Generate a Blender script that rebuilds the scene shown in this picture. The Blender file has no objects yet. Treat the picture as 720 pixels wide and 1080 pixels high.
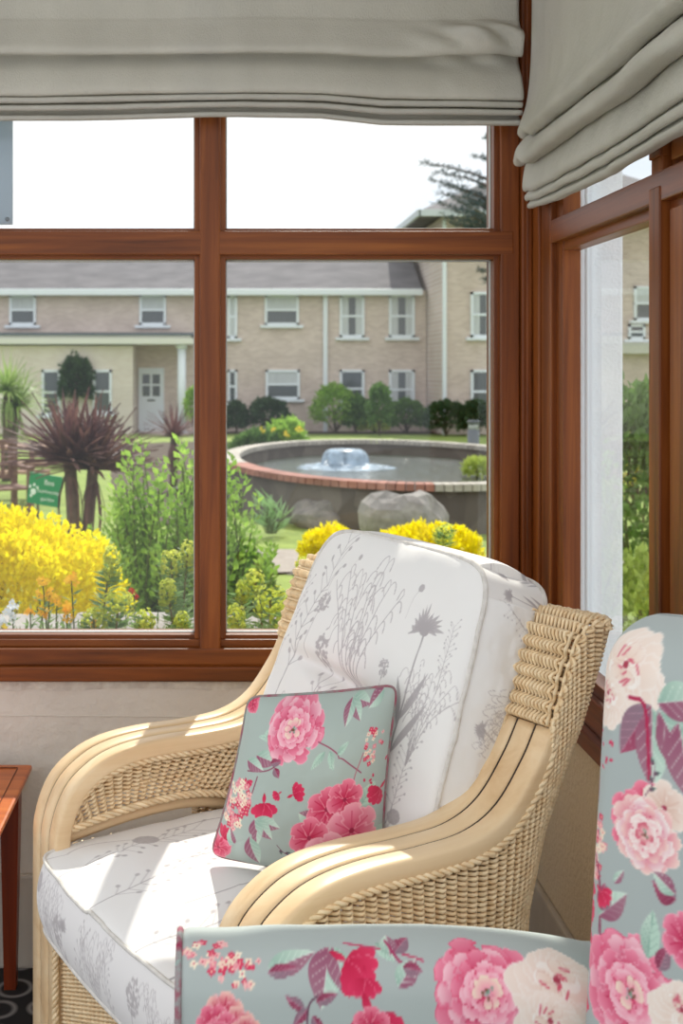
import bpy, bmesh, math, random
import numpy as np
from mathutils import Vector, Matrix, Quaternion

random.seed(7)
R = np.random.default_rng(11)
C = bpy.context.scene.collection
S = bpy.context.scene

# ------------------------------------------------------------------ camera, sky, sun, exposure
F, PX, PY, ZC = 1250.0, 232.0, 392.0, 1.28
cam = bpy.data.objects.new('camera', bpy.data.cameras.new('camera'))
C.objects.link(cam)
cam.location = (0, 0, ZC)
cam.rotation_euler = (math.pi / 2, 0, 0)
cam.data.sensor_fit = 'VERTICAL'
cam.data.sensor_height = 36
cam.data.lens = F / 1080 * 36
cam.data.shift_x = (360 - PX) / 1080
cam.data.shift_y = -(540 - PY) / 1080
cam.data.clip_end = 300
cam.data.clip_start = 0.05
cam.data.dof.use_dof = True
cam.data.dof.focus_distance = 1.85
cam.data.dof.aperture_fstop = 8.0
S.camera = cam

S.view_settings.view_transform = 'Standard'
S.view_settings.look = 'None'
S.view_settings.gamma = 1.0
S.view_settings.use_curve_mapping = False
S.view_settings.exposure = 0.42

world = bpy.data.worlds.new('sky')
S.world = world
world.use_nodes = True
wn = world.node_tree
wn.nodes.clear()
wo = wn.nodes.new('ShaderNodeOutputWorld')
bg = wn.nodes.new('ShaderNodeBackground')
tc = wn.nodes.new('ShaderNodeTexCoord')
mp = wn.nodes.new('ShaderNodeMapping')
mp.inputs['Scale'].default_value = (1.6, 1.6, 5.0)
nz = wn.nodes.new('ShaderNodeTexNoise')
nz.inputs['Scale'].default_value = 1.7
nz.inputs['Detail'].default_value = 5
rp = wn.nodes.new('ShaderNodeValToRGB')
rp.color_ramp.elements[0].position = 0.36
rp.color_ramp.elements[0].color = (0.78, 0.87, 1.0, 1)
rp.color_ramp.elements[1].position = 0.56
rp.color_ramp.elements[1].color = (1.0, 1.0, 1.0, 1)
wn.links.new(tc.outputs['Generated'], mp.inputs['Vector'])
wn.links.new(mp.outputs['Vector'], nz.inputs['Vector'])
wn.links.new(nz.outputs['Fac'], rp.inputs['Fac'])
wn.links.new(rp.outputs['Color'], bg.inputs['Color'])
bg.inputs['Strength'].default_value = 0.95
wn.links.new(bg.outputs['Background'], wo.inputs['Surface'])

sun = bpy.data.objects.new('sun', bpy.data.lights.new('sun', 'SUN'))
C.objects.link(sun)
to_sun = Vector((math.sin(math.radians(9)) * math.cos(math.radians(45)), math.cos(math.radians(9)) * math.cos(math.radians(45)), math.sin(math.radians(45))))
sun.rotation_euler = to_sun.to_track_quat('Z', 'Y').to_euler()
sun.location = to_sun * 20
sun.data.energy = 3.6
sun.data.angle = math.radians(0.6)
sun.data.color = (1.0, 0.95, 0.86)


# ------------------------------------------------------------------ helpers
def lin(c):
    if isinstance(c, str):
        c = [int(c[i:i + 2], 16) / 255 for i in (1, 3, 5)]
    return tuple((x / 12.92 if x <= 0.04045 else ((x + 0.055) / 1.055) ** 2.4) for x in c)


def lin4(c):
    return (*lin(c), 1)


def at(px, py, Y):
    """the point of the place that a pixel of the photo shows at distance Y"""
    return Vector(((px - PX) / F * Y, Y, ZC - (py - PY) / F * Y))


def mat(name, col, rough=0.6, noise=None, bump=0.0, bscale=50, spec=0.5, metal=0.0, col2=None, vary=0.0, coord='Object', stretch=(1, 1, 1), transl=0.0, sheen=0.0):
    m = bpy.data.materials.new(name)
    m.use_nodes = True
    nt = m.node_tree
    b = nt.nodes['Principled BSDF']
    b.inputs['Base Color'].default_value = lin4(col)
    b.inputs['Roughness'].default_value = rough
    b.inputs['Metallic'].default_value = metal
    b.inputs['Specular IOR Level'].default_value = spec
    if sheen:
        b.inputs['Sheen Weight'].default_value = sheen
    tcn = nt.nodes.new('ShaderNodeTexCoord')
    mpn = nt.nodes.new('ShaderNodeMapping')
    mpn.inputs['Scale'].default_value = stretch
    nt.links.new(tcn.outputs[coord], mpn.inputs['Vector'])
    colout = None
    if col2 is not None:
        n = nt.nodes.new('ShaderNodeTexNoise')
        n.inputs['Scale'].default_value = noise or 10
        n.inputs['Detail'].default_value = 6
        n.inputs['Roughness'].default_value = 0.6
        nt.links.new(mpn.outputs['Vector'], n.inputs['Vector'])
        r = nt.nodes.new('ShaderNodeValToRGB')
        r.color_ramp.elements[0].position = 0.34
        r.color_ramp.elements[1].position = 0.66
        r.color_ramp.elements[0].color = lin4(col)
        r.color_ramp.elements[1].color = lin4(col2)
        nt.links.new(n.outputs['Fac'], r.inputs['Fac'])
        colout = r.outputs['Color']
    if vary:
        g = nt.nodes.new('ShaderNodeNewGeometry')
        h = nt.nodes.new('ShaderNodeHueSaturation')
        mr = nt.nodes.new('ShaderNodeMapRange')
        mr.inputs['To Min'].default_value = 1 - vary
        mr.inputs['To Max'].default_value = 1 + vary
        nt.links.new(g.outputs['Random Per Island'], mr.inputs['Value'])
        nt.links.new(mr.outputs['Result'], h.inputs['Value'])
        if colout is not None:
            nt.links.new(colout, h.inputs['Color'])
        else:
            h.inputs['Color'].default_value = lin4(col)
        colout = h.outputs['Color']
    if colout is not None:
        nt.links.new(colout, b.inputs['Base Color'])
    if bump:
        n2 = nt.nodes.new('ShaderNodeTexNoise')
        n2.inputs['Scale'].default_value = bscale
        n2.inputs['Detail'].default_value = 4
        nt.links.new(mpn.outputs['Vector'], n2.inputs['Vector'])
        bp = nt.nodes.new('ShaderNodeBump')
        bp.inputs['Strength'].default_value = bump
        bp.inputs['Distance'].default_value = 0.01
        nt.links.new(n2.outputs['Fac'], bp.inputs['Height'])
        nt.links.new(bp.outputs['Normal'], b.inputs['Normal'])
    if transl:
        t = nt.nodes.new('ShaderNodeBsdfTranslucent')
        if colout is not None:
            nt.links.new(colout, t.inputs['Color'])
        else:
            t.inputs['Color'].default_value = lin4(col)
        mx = nt.nodes.new('ShaderNodeMixShader')
        mx.inputs['Fac'].default_value = transl
        nt.links.new(b.outputs['BSDF'], mx.inputs[1])
        nt.links.new(t.outputs['BSDF'], mx.inputs[2])
        nt.links.new(mx.outputs['Shader'], nt.nodes['Material Output'].inputs['Surface'])
    return m


def wood(name, dark, midc, light, axis, rough=0.32, coarse=1.0, spec=0.5):
    """wood with its grain along one axis"""
    m = bpy.data.materials.new(name)
    m.use_nodes = True
    nt = m.node_tree
    b = nt.nodes['Principled BSDF']
    b.inputs['Roughness'].default_value = rough
    b.inputs['Specular IOR Level'].default_value = spec
    t = nt.nodes.new('ShaderNodeTexCoord')
    mpn = nt.nodes.new('ShaderNodeMapping')
    sc = [38 * coarse] * 3
    sc[axis] = 1.6 * coarse
    mpn.inputs['Scale'].default_value = sc
    n = nt.nodes.new('ShaderNodeTexNoise')
    n.inputs['Scale'].default_value = 1.0
    n.inputs['Detail'].default_value = 8
    n.inputs['Roughness'].default_value = 0.62
    n.inputs['Distortion'].default_value = 0.5
    nt.links.new(t.outputs['Object'], mpn.inputs['Vector'])
    nt.links.new(mpn.outputs['Vector'], n.inputs['Vector'])
    r = nt.nodes.new('ShaderNodeValToRGB')
    r.color_ramp.elements[0].position = 0.25
    r.color_ramp.elements[0].color = lin4(dark)
    r.color_ramp.elements[1].position = 0.75
    r.color_ramp.elements[1].color = lin4(light)
    e = r.color_ramp.elements.new(0.5)
    e.color = lin4(midc)
    nt.links.new(n.outputs['Fac'], r.inputs['Fac'])
    nt.links.new(r.outputs['Color'], b.inputs['Base Color'])
    bp = nt.nodes.new('ShaderNodeBump')
    bp.inputs['Strength'].default_value = 0.12
    bp.inputs['Distance'].default_value = 0.002
    nt.links.new(n.outputs['Fac'], bp.inputs['Height'])
    nt.links.new(bp.outputs['Normal'], b.inputs['Normal'])
    return m


def pattern_mat(name, rough=0.85, weave=700, bump=0.15):
    """cloth whose printed pattern is stored on its vertices"""
    m = bpy.data.materials.new(name)
    m.use_nodes = True
    nt = m.node_tree
    b = nt.nodes['Principled BSDF']
    b.inputs['Roughness'].default_value = rough
    b.inputs['Specular IOR Level'].default_value = 0.25
    b.inputs['Sheen Weight'].default_value = 0.15
    a = nt.nodes.new('ShaderNodeAttribute')
    a.attribute_name = 'print'
    nt.links.new(a.outputs['Color'], b.inputs['Base Color'])
    t = nt.nodes.new('ShaderNodeTexCoord')
    n = nt.nodes.new('ShaderNodeTexNoise')
    n.inputs['Scale'].default_value = weave
    n.inputs['Detail'].default_value = 2
    nt.links.new(t.outputs['Object'], n.inputs['Vector'])
    bp = nt.nodes.new('ShaderNodeBump')
    bp.inputs['Strength'].default_value = bump
    bp.inputs['Distance'].default_value = 0.001
    nt.links.new(n.outputs['Fac'], bp.inputs['Height'])
    nt.links.new(bp.outputs['Normal'], b.inputs['Normal'])
    return m


def link(o, parent=None):
    C.objects.link(o)
    if parent is not None:
        o.parent = parent
    return o


def mesh(name, verts, faces, m, parent=None, smooth=False, colors=None):
    me = bpy.data.meshes.new(name)
    verts = np.asarray(verts, dtype=np.float32)
    if isinstance(faces, np.ndarray):
        k = faces.shape[1]
        me.vertices.add(len(verts))
        me.vertices.foreach_set('co', verts.ravel())
        me.loops.add(faces.size)
        me.loops.foreach_set('vertex_index', faces.ravel().astype(np.int32))
        me.polygons.add(len(faces))
        me.polygons.foreach_set('loop_start', (np.arange(len(faces)) * k).astype(np.int32))
        me.update(calc_edges=True)
    else:
        me.from_pydata([tuple(v) for v in verts.tolist()], [], faces)
    if smooth:
        me.polygons.foreach_set('use_smooth', [True] * len(me.polygons))
    if colors is not None:
        ca = me.color_attributes.new('print', 'FLOAT_COLOR', 'POINT')
        ca.data.foreach_set('color', np.asarray(colors, np.float32).ravel())
    me.validate()
    if m is not None:
        me.materials.append(m)
    o = bpy.data.objects.new(name, me)
    return link(o, parent)


def tag(o, label, cat, group=None, kind=None):
    o['label'] = label
    o['category'] = cat
    if group:
        o['group'] = group
    if kind:
        o['kind'] = kind
    return o


def empty(name, loc=(0, 0, 0), rz=0.0):
    o = bpy.data.objects.new(name, None)
    o.empty_display_size = 0.1
    C.objects.link(o)
    o.location = loc
    o.rotation_euler = (0, 0, rz)
    return o


class MB:
    """collects shapes into one mesh"""
    def __init__(s):
        s.v, s.f, s.n = [], [], 0

    def add(s, v, f):
        s.v.append(np.asarray(v, float).reshape(-1, 3))
        s.f += [tuple(i + s.n for i in q) for q in f]
        s.n += len(s.v[-1])

    def box(s, a, b, bev=0.0):
        a, b = np.minimum(a, b), np.maximum(a, b)
        if bev <= 0:
            v = [(x, y, z) for x in (a[0], b[0]) for y in (a[1], b[1]) for z in (a[2], b[2])]
            s.add(v, [(0, 1, 3, 2), (4, 6, 7, 5), (0, 4, 5, 1), (2, 3, 7, 6), (0, 2, 6, 4), (1, 5, 7, 3)])
            return s
        bm = bmesh.new()
        bmesh.ops.create_cube(bm, size=1)
        sz = b - a
        for vv in bm.verts:
            vv.co = Vector([a[i] + (vv.co[i] + .5) * sz[i] for i in range(3)])
        bmesh.ops.bevel(bm, geom=bm.edges[:], offset=min(bev, min(sz) * .45), segments=2, profile=.6, affect='EDGES')
        bm.verts.index_update()
        s.add([v.co[:] for v in bm.verts], [tuple(v.index for v in q.verts) for q in bm.faces])
        bm.free()
        return s

    def tube(s, pts, r, n=6, cap=True, flat=1.0, up=None):
        pts = np.asarray(pts, float)
        k = len(pts)
        r = np.broadcast_to(np.asarray(r, float), (k,))
        t = np.gradient(pts, axis=0)
        t /= np.linalg.norm(t, axis=1)[:, None] + 1e-12
        u = np.array(up if up is not None else ((0, 0, 1) if abs(t[0][2]) < .9 else (1, 0, 0)), float)
        V = []
        for i in range(k):
            a = u - t[i] * (u @ t[i])
            a /= np.linalg.norm(a) + 1e-12
            b = np.cross(t[i], a)
            if up is None:
                u = a
            for j in range(n):
                w = 2 * math.pi * j / n
                V.append(pts[i] + r[i] * (math.cos(w) * a * flat + math.sin(w) * b))
        Fq = [(i * n + j, i * n + (j + 1) % n, (i + 1) * n + (j + 1) % n, (i + 1) * n + j) for i in range(k - 1) for j in range(n)]
        if cap:
            Fq += [tuple(range(n))[::-1], tuple(range((k - 1) * n, k * n))]
        s.add(V, Fq)
        return s

    def grid(s, P):
        a, b = P.shape[:2]
        s.add(P.reshape(-1, 3), [(i * b + j, (i + 1) * b + j, (i + 1) * b + j + 1, i * b + j + 1) for i in range(a - 1) for j in range(b - 1)])
        return s

    def ell(s, c, r, nu=12, nv=8):
        V = [(c[0] + r[0] * math.sin(p) * math.cos(q), c[1] + r[1] * math.sin(p) * math.sin(q), c[2] + r[2] * math.cos(p))
             for p in np.linspace(0.02, math.pi - .02, nv) for q in np.arange(nu) * 2 * math.pi / nu]
        s.add(V, [(i * nu + j, (i + 1) * nu + j, (i + 1) * nu + (j + 1) % nu, i * nu + (j + 1) % nu) for i in range(nv - 1) for j in range(nu)] + [tuple(range(nu)), tuple(range((nv - 1) * nu, nv * nu))[::-1]])
        return s

    def build(s, name, m, parent=None, smooth=False):
        return mesh(name, np.concatenate(s.v), s.f, m, parent, smooth)


def gridfaces(a, b, off=0, flip=False):
    i, j = np.meshgrid(np.arange(a - 1), np.arange(b - 1), indexing='ij')
    q = np.stack([i * b + j, (i + 1) * b + j, (i + 1) * b + j + 1, i * b + j + 1], -1).reshape(-1, 4)
    if flip:
        q = q[:, ::-1]
    return q + off


def spline(pts, n):
    """Catmull-Rom through points, evenly resampled"""
    p = np.asarray(pts, float)
    q = np.vstack([2 * p[0] - p[1], p, 2 * p[-1] - p[-2]])
    out = []
    for i in range(1, len(q) - 2):
        for t in np.linspace(0, 1, 24, endpoint=False):
            a, b, c, d = q[i - 1], q[i], q[i + 1], q[i + 2]
            out.append(.5 * ((2 * b) + (c - a) * t + (2 * a - 5 * b + 4 * c - d) * t * t + (3 * b - a - 3 * c + d) * t ** 3))
    out.append(p[-1])
    out = np.array(out)
    L = np.r_[0, np.cumsum(np.linalg.norm(np.diff(out, axis=0), axis=1))]
    s = np.linspace(0, L[-1], n)
    return np.stack([np.interp(s, L, out[:, k]) for k in range(out.shape[1])], 1)


def vnoise(x, y, seed=0, oct=3):
    """smooth 2-D value noise"""
    r = np.random.default_rng(seed)
    tot = np.zeros(np.broadcast(x, y).shape)
    amp = 1.0
    for o in range(oct):
        g = r.random((64, 64)) * 2 - 1
        xx, yy = np.asarray(x) * 2 ** o, np.asarray(y) * 2 ** o
        xi, yi = np.floor(xx).astype(int), np.floor(yy).astype(int)
        fx, fy = xx - xi, yy - yi
        fx, fy = fx * fx * (3 - 2 * fx), fy * fy * (3 - 2 * fy)
        v = (g[xi % 64, yi % 64] * (1 - fx) * (1 - fy) + g[(xi + 1) % 64, yi % 64] * fx * (1 - fy) + g[xi % 64, (yi + 1) % 64] * (1 - fx) * fy + g[(xi + 1) % 64, (yi + 1) % 64] * fx * fy)
        tot = tot + v * amp
        amp *= .5
    return tot


# ------------------------------------------------------------------ the printed patterns of the cloth
def hexc(h):
    return np.array([int(h[i:i + 2], 16) / 255 for i in (1, 3, 5)])


class Canvas:
    """a picture plane in metres (or any unit): w x h, ppu samples per unit; y runs downward"""
    def __init__(s, w, h, ppu, base):
        s.w, s.h, s.k = w, h, ppu
        s.img = np.ones((int(h * ppu) + 2, int(w * ppu) + 2, 3)) * hexc(base)

    def box(s, cx, cy, r):
        x0, x1 = max(0, int((cx - r) * s.k)), min(s.img.shape[1], int((cx + r) * s.k) + 2)
        y0, y1 = max(0, int((cy - r) * s.k)), min(s.img.shape[0], int((cy + r) * s.k) + 2)
        if x1 <= x0 or y1 <= y0:
            return None
        X, Y = np.meshgrid(np.arange(x0, x1) / s.k, np.arange(y0, y1) / s.k)
        return slice(y0, y1), slice(x0, x1), X, Y

    def blend(s, sl, mask, col):
        a = np.clip(mask, 0, 1)[..., None]
        s.img[sl[0], sl[1]] = s.img[sl[0], sl[1]] * (1 - a) + col * a

    def petal(s, x, y, ang, L, W, c0, c1, edge=None, kind='petal', vein=None, half=None, ruffle=0.0, alpha=1.0):
        """a petal or leaf whose foot is at x, y; c0 foot colour, c1 tip colour"""
        sl = s.box(x + math.cos(ang) * L / 2, y + math.sin(ang) * L / 2, L * .5 + W + 2 / s.k)
        if sl is None:
            return
        dx, dy = sl[2] - x, sl[3] - y
        u = (dx * math.cos(ang) + dy * math.sin(ang)) / L
        v = (-dx * math.sin(ang) + dy * math.cos(ang))
        uc = np.clip(u, 0, 1)
        if kind == 'petal':
            w = W * np.sqrt(np.clip(1 - (2 * uc ** 1.45 - 1) ** 2, 0, 1))
        elif kind == 'oval':
            w = W * np.sqrt(np.clip(1 - (2 * uc - 1) ** 2, 0, 1))
        else:
            w = W * np.sin(math.pi * uc ** .8)
        if ruffle:
            w = w * (1 + ruffle * np.sin(uc * 19 + v / W * 5 + x * 91))
        d = (w - np.abs(v)) * s.k
        m = np.clip(d + .5, 0, 1) * (u > 0) * (u < 1) * alpha
        f = uc[..., None]
        col = hexc(c0) * (1 - f) + hexc(c1) * f
        if half:
            h = np.clip(v * s.k + .5, 0, 1)[..., None]
            hcol = hexc(half) * (1 - f * .3) + hexc(c1) * f * .3
            col = col * (1 - h) + hcol * h
        if vein:
            st = np.abs(np.sin((uc - np.abs(v) / max(W, 1e-6) * .28) * math.pi * 6))
            vm = np.clip(1 - st * 3.2, 0, 1) * (np.abs(v) < w * .85) + np.clip(1 - np.abs(v) * s.k * .9, 0, 1)
            vm = np.clip(vm, 0, 1)[..., None] * .6
            col = col * (1 - vm) + hexc(vein) * vm
        if edge:
            em = np.clip(1 - d / max(1.6, W * s.k * .22), 0, 1)[..., None] * .75
            col = col * (1 - em) + hexc(edge) * em
        s.blend(sl, m, col)

    def stroke(s, pts, w, c, w1=None, alpha=1.0):
        p = spline(pts, max(6, len(pts) * 5)) if len(pts) > 2 else np.array(pts, float)
        w1 = w if w1 is None else w1
        for i in range(len(p) - 1):
            a, b = p[i], p[i + 1]
            ww = w + (w1 - w) * i / max(1, len(p) - 2)
            m = (a + b) / 2
            sl = s.box(m[0], m[1], np.linalg.norm(b - a) / 2 + ww + 2 / s.k)
            if sl is None:
                continue
            ab = b - a
            t = np.clip(((sl[2] - a[0]) * ab[0] + (sl[3] - a[1]) * ab[1]) / (ab @ ab + 1e-12), 0, 1)
            d = np.hypot(sl[2] - a[0] - t * ab[0], sl[3] - a[1] - t * ab[1])
            s.blend(sl, np.clip((ww / 2 - d) * s.k + .5, 0, 1) * alpha, hexc(c))

    def dot(s, x, y, r, c, alpha=1.0):
        sl = s.box(x, y, r + 2 / s.k)
        if sl is None:
            return
        s.blend(sl, np.clip((r - np.hypot(sl[2] - x, sl[3] - y)) * s.k + .5, 0, 1) * alpha, hexc(c))

    def lookup(s, x, y):
        X = np.clip(np.asarray(x) * s.k, 0, s.img.shape[1] - 1.001)
        Y = np.clip(np.asarray(y) * s.k, 0, s.img.shape[0] - 1.001)
        xi, yi = X.astype(int), Y.astype(int)
        fx, fy = (X - xi)[..., None], (Y - yi)[..., None]
        I = s.img
        c = (I[yi, xi] * (1 - fx) + I[yi, xi + 1] * fx) * (1 - fy) + (I[yi + 1, xi] * (1 - fx) + I[yi + 1, xi + 1] * fx) * fy
        c = np.where(c <= .04045, c / 12.92, ((c + .055) / 1.055) ** 2.4)
        return np.concatenate([c, np.ones(c.shape[:-1] + (1,))], -1)


PINK = dict(dark='#bc1c48', mid='#e0446c', light='#f092a8', edge='#f8c8d0', heart='#f4e2c8')
RED = dict(dark='#c01c44', mid='#dc3860', light='#f08ca0', edge='#f8c4c8', heart='#f0dcb8')
CREAM = dict(dark='#d9b3a2', mid='#e6cbbb', light='#efdfd2', edge='#f4ebe3', heart='#cc5068')


def peony(c, x, y, r, pal, seed=0, sy=1.0):
    g = np.random.default_rng(seed)
    rings = [(1.0, 13, .42, 'dark', 'light'), (.86, 12, .36, 'dark', 'edge'), (.70, 10, .30, 'dark', 'light'), (.54, 9, .26, 'mid', 'edge'), (.40, 8, .20, 'mid', 'edge')]
    for rr, n, w, a, b in rings:
        o = g.random() * 6
        for i in range(n):
            an = o + i * 2 * math.pi / n + g.normal() * .12
            L = r * rr * (.82 + g.random() * .26)
            foot = L * .22
            c.petal(x + math.cos(an) * foot, y + math.sin(an) * foot * sy, an, L - foot, r * w * .62, pal[a], pal[b], pal['edge'] if g.random() < .6 else pal['mid'], ruffle=.20)
            if g.random() < .9:
                c.stroke([(x + math.cos(an) * foot * 1.5, y + math.sin(an) * foot * 1.5), (x + math.cos(an + .1) * L * .7, y + math.sin(an + .1) * L * .7)], r * .035, pal['dark'], r * .01, .7)
    for i in range(9):
        an = g.random() * 6.3
        c.petal(x + math.cos(an) * r * .04, y + math.sin(an) * r * .04, an, r * .24, r * .09, pal['light'], pal['heart'], pal['dark'] if i % 3 == 0 else None)
    for i in range(10):
        an = g.random() * 6.3
        q = g.random() * r * .11
        c.dot(x + math.cos(an) * q, y + math.sin(an) * q, r * .028, '#7c4c3c' if i % 2 else '#7ba08a')


def rose_side(c, x, y, r, pal, seed=0):
    """a bloom seen from the side: a cup of petals above, broad petals hanging below"""
    g = np.random.default_rng(seed)
    for i in range(11):
        an = math.pi * (i / 10) + g.normal() * .05
        c.petal(x, y, an, r * (1.0 + g.random() * .15), r * .34, pal['mid'], pal['light'], pal['edge'], ruffle=.08)
    for i in range(11):
        an = math.pi + math.pi * (i / 10) + g.normal() * .05
        c.petal(x, y, an, r * (.78 + g.random() * .15), r * .30, pal['mid'], pal['light'], pal['edge'], ruffle=.08)
    for i in range(8):
        an = g.random() * 6.3
        c.petal(x, y - r * .1, an, r * .5, r * .2, pal['light'], pal['edge'], pal['mid'])
    for i in range(10):
        an = g.random() * 6.3
        c.petal(x + math.cos(an) * r * .1, y - r * .15 + math.sin(an) * r * .1, an, r * .34, r * .15, pal['mid'], pal['light'], pal['dark'])
    for i in range(9):
        an = g.random() * 6.3
        q = r * (.1 + g.random() * .22)
        c.stroke([(x + math.cos(an) * q, y - r * .15 + math.sin(an) * q), (x + math.cos(an + .5) * q * 1.4, y - r * .15 + math.sin(an + .5) * q * 1.4)], r * .05, pal['heart'], r * .01, .8)
    c.dot(x, y - r * .15, r * .08, '#a83c50')


def lily(c, x, y, r, ang, pal=RED, n=5, seed=0):
    for i in range(n):
        an = ang + (i - (n - 1) / 2) * .48
        c.petal(x, y, an, r, r * .24, pal['dark'], pal['mid'], pal['light'] if i % 2 else None, ruffle=.1)
    c.petal(x, y, ang + math.pi, r * .6, r * .12, pal['mid'], pal['dark'], kind='leaf')


def azalea(c, x, y, r, pal=RED, seed=0):
    g = np.random.default_rng(seed)
    o = g.random() * 6
    for i in range(6):
        an = o + i * 1.05
        c.petal(x, y, an, r, r * .42, pal['dark'], pal['light'], pal['edge'], ruffle=.14)
        c.stroke([(x, y), (x + math.cos(an) * r * .7, y + math.sin(an) * r * .7)], r * .05, pal['dark'], r * .02, .7)
    c.dot(x, y, r * .1, '#a02848')


def hydrangea(c, x, y, rx, ry, seed=0, n=46, cols=('#d63a5c', '#e88c98', '#f4d8c0', '#f2b8b4', '#f6e6cc')):
    g = np.random.default_rng(seed)
    for i in range(n):
        a = g.random() * 6.3
        q = math.sqrt(g.random())
        px, py = x + math.cos(a) * q * rx, y + math.sin(a) * q * ry
        s = min(rx, ry) * (.17 + g.random() * .08)
        col = cols[g.integers(len(cols))]
        o = g.random() * 1.5
        for k in range(4):
            c.petal(px, py, o + k * 1.57, s, s * .42, col, col)
        c.dot(px, py, s * .2, '#c8405c' if col > '#e9' else '#f6e0c0')


def leaf(c, x, y, ang, L, W, burg=True):
    c.petal(x, y, ang, L, W, '#93b2a2', '#cfe0d0', None, 'leaf', '#e2ecdf' if burg else '#6f9686', '#94506a' if burg else '#b4d0be')


def redleaf(c, x, y, ang, L, W):
    c.petal(x, y, ang, L, W, '#84304c', '#a8506c', None, 'leaf', '#c99aa8', '#8c7480')


def sprig(c, x, y, ang, L, seed=0, dark=True, n=6):
    g = np.random.default_rng(seed)
    col = '#6d3550' if dark else '#7fa490'
    e = (x + math.cos(ang) * L, y + math.sin(ang) * L)
    m = (x + math.cos(ang + .25) * L * .5, y + math.sin(ang + .25) * L * .5)
    c.stroke([(x, y), m, e], L * .022, col)
    p = spline([(x, y), m, e], n + 1)
    for i in range(1, n + 1):
        a = ang + (.8 if i % 2 else -.8)
        c.petal(p[i][0], p[i][1], a, L * .26, L * .06, col, '#5f8f7c' if dark else '#a8ccb8', None, 'leaf')


def berries(c, x, y, r, seed=0, n=6):
    g = np.random.default_rng(seed)
    for i in range(n):
        c.petal(x + g.normal() * r * .5, y + g.normal() * r * .5, g.random() * 6, r * .34, r * .1, '#c4244c', '#dc4a6c', None, 'oval')


GREY, GREY2 = '#afa8a9', '#beb7b7'


def meadow_wisp(c, x, y, h, seed=0, lean=0.0):
    """tall grass with hanging seed heads"""
    g = np.random.default_rng(seed)
    for i in range(7):
        dx = (i - 3) * h * .075 + g.normal() * h * .02 + lean * h
        top = (x + dx * 1.6, y - h * (.78 + g.random() * .22))
        mid = (x + dx * .5, y - h * .45)
        c.stroke([(x, y), mid, top], h * .009, GREY, h * .005)
        p = spline([(x, y), mid, top], 13)
        for k in range(6, 13):
            for sgn in (-1, 1):
                if g.random() < .35:
                    continue
                L = h * (.06 + g.random() * .09)
                x0_, y0_ = p[k]
                w_ = sgn * L * (.4 + .3 * g.random())
                c.stroke([(x0_, y0_), (x0_ + w_ * .5, y0_ - L * .35), (x0_ + w_, y0_ - L * .1), (x0_ + w_ * 1.25, y0_ + L * .45)], h * .004, GREY2, h * .009)


def cornflower(c, x, y, h, seed=0, lean=0.1):
    g = np.random.default_rng(seed)
    top = (x + lean * h, y - h)
    c.stroke([(x, y), (x + lean * h * .2, y - h * .5), top], h * .018, GREY, h * .012)
    for i in range(14):
        a = -math.pi / 2 + (i - 6.5) * .3
        c.petal(top[0], top[1], a, h * (.12 + g.random() * .06), h * .018, GREY, GREY, None, 'leaf', alpha=.85)
    c.petal(top[0], top[1] + h * .07, -math.pi / 2, h * .09, h * .04, GREY, GREY, None, 'oval')
    for sgn, hh, L in ((-1, .15, .42), (1, .12, .46), (-1, .3, .34), (1, .34, .4)):
        c.petal(x + lean * h * .2 * hh, y - h * hh, -math.pi / 2 + sgn * (.3 + g.random() * .35), h * L, h * .026, GREY, GREY, None, 'leaf', alpha=.9)


def umbel(c, x, y, h, seed=0, lean=0.0, dense=60):
    g = np.random.default_rng(seed)
    dense = 90
    top = (x + lean * h, y - h)
    c.stroke([(x, y), (x + lean * h * .3, y - h * .5), top], h * .012, GREY)
    for i in range(dense):
        a = g.random() * 6.3
        q = math.sqrt(g.random()) * h * .2
        px, py = top[0] + math.cos(a) * q * .8, top[1] + math.sin(a) * q * 1.1
        for k in range(4):
            c.petal(px, py, k * 1.57 + a, h * .03, h * .011, GREY, GREY2, None, 'leaf', alpha=.8)


def twigs(c, x, y, h, seed=0, lean=0.0):
    g = np.random.default_rng(seed)
    top = (x + lean * h, y - h)
    pts = [(x, y), (x + lean * h * .3, y - h * .45), top]
    c.stroke(pts, h * .009, GREY, h * .005)
    p = spline(pts, 14)
    for k in range(3, 14):
        for sgn in (-1, 1):
            a = -math.pi / 2 + sgn * (.5 + g.random() * .5)
            L = h * (.06 + .1 * g.random())
            q = (p[k][0] + math.cos(a) * L, p[k][1] + math.sin(a) * L)
            c.stroke([tuple(p[k]), q], h * .004, GREY)
            c.petal(q[0], q[1], a + g.normal() * .4, h * .035, h * .013, GREY, GREY2, None, 'oval', alpha=.85)


def poppy(c, x, y, h, seed=0, lean=.2):
    top = (x + lean * h, y - h)
    c.stroke([(x, y), (x + lean * h * .1, y - h * .6), top], h * .012, GREY2)
    for i in range(6):
        c.petal(top[0], top[1], i * 1.05, h * .13, h * .07, GREY2, GREY, None, ruffle=.2, alpha=.8)


def meadow(c, items):
    fn = dict(w=meadow_wisp, c=cornflower, u=umbel, t=twigs, p=poppy)
    for i, (k, x, y, h, lean) in enumerate(items):
        fn[k](c, x, y, h, seed=i * 7 + 3, lean=lean)


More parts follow.
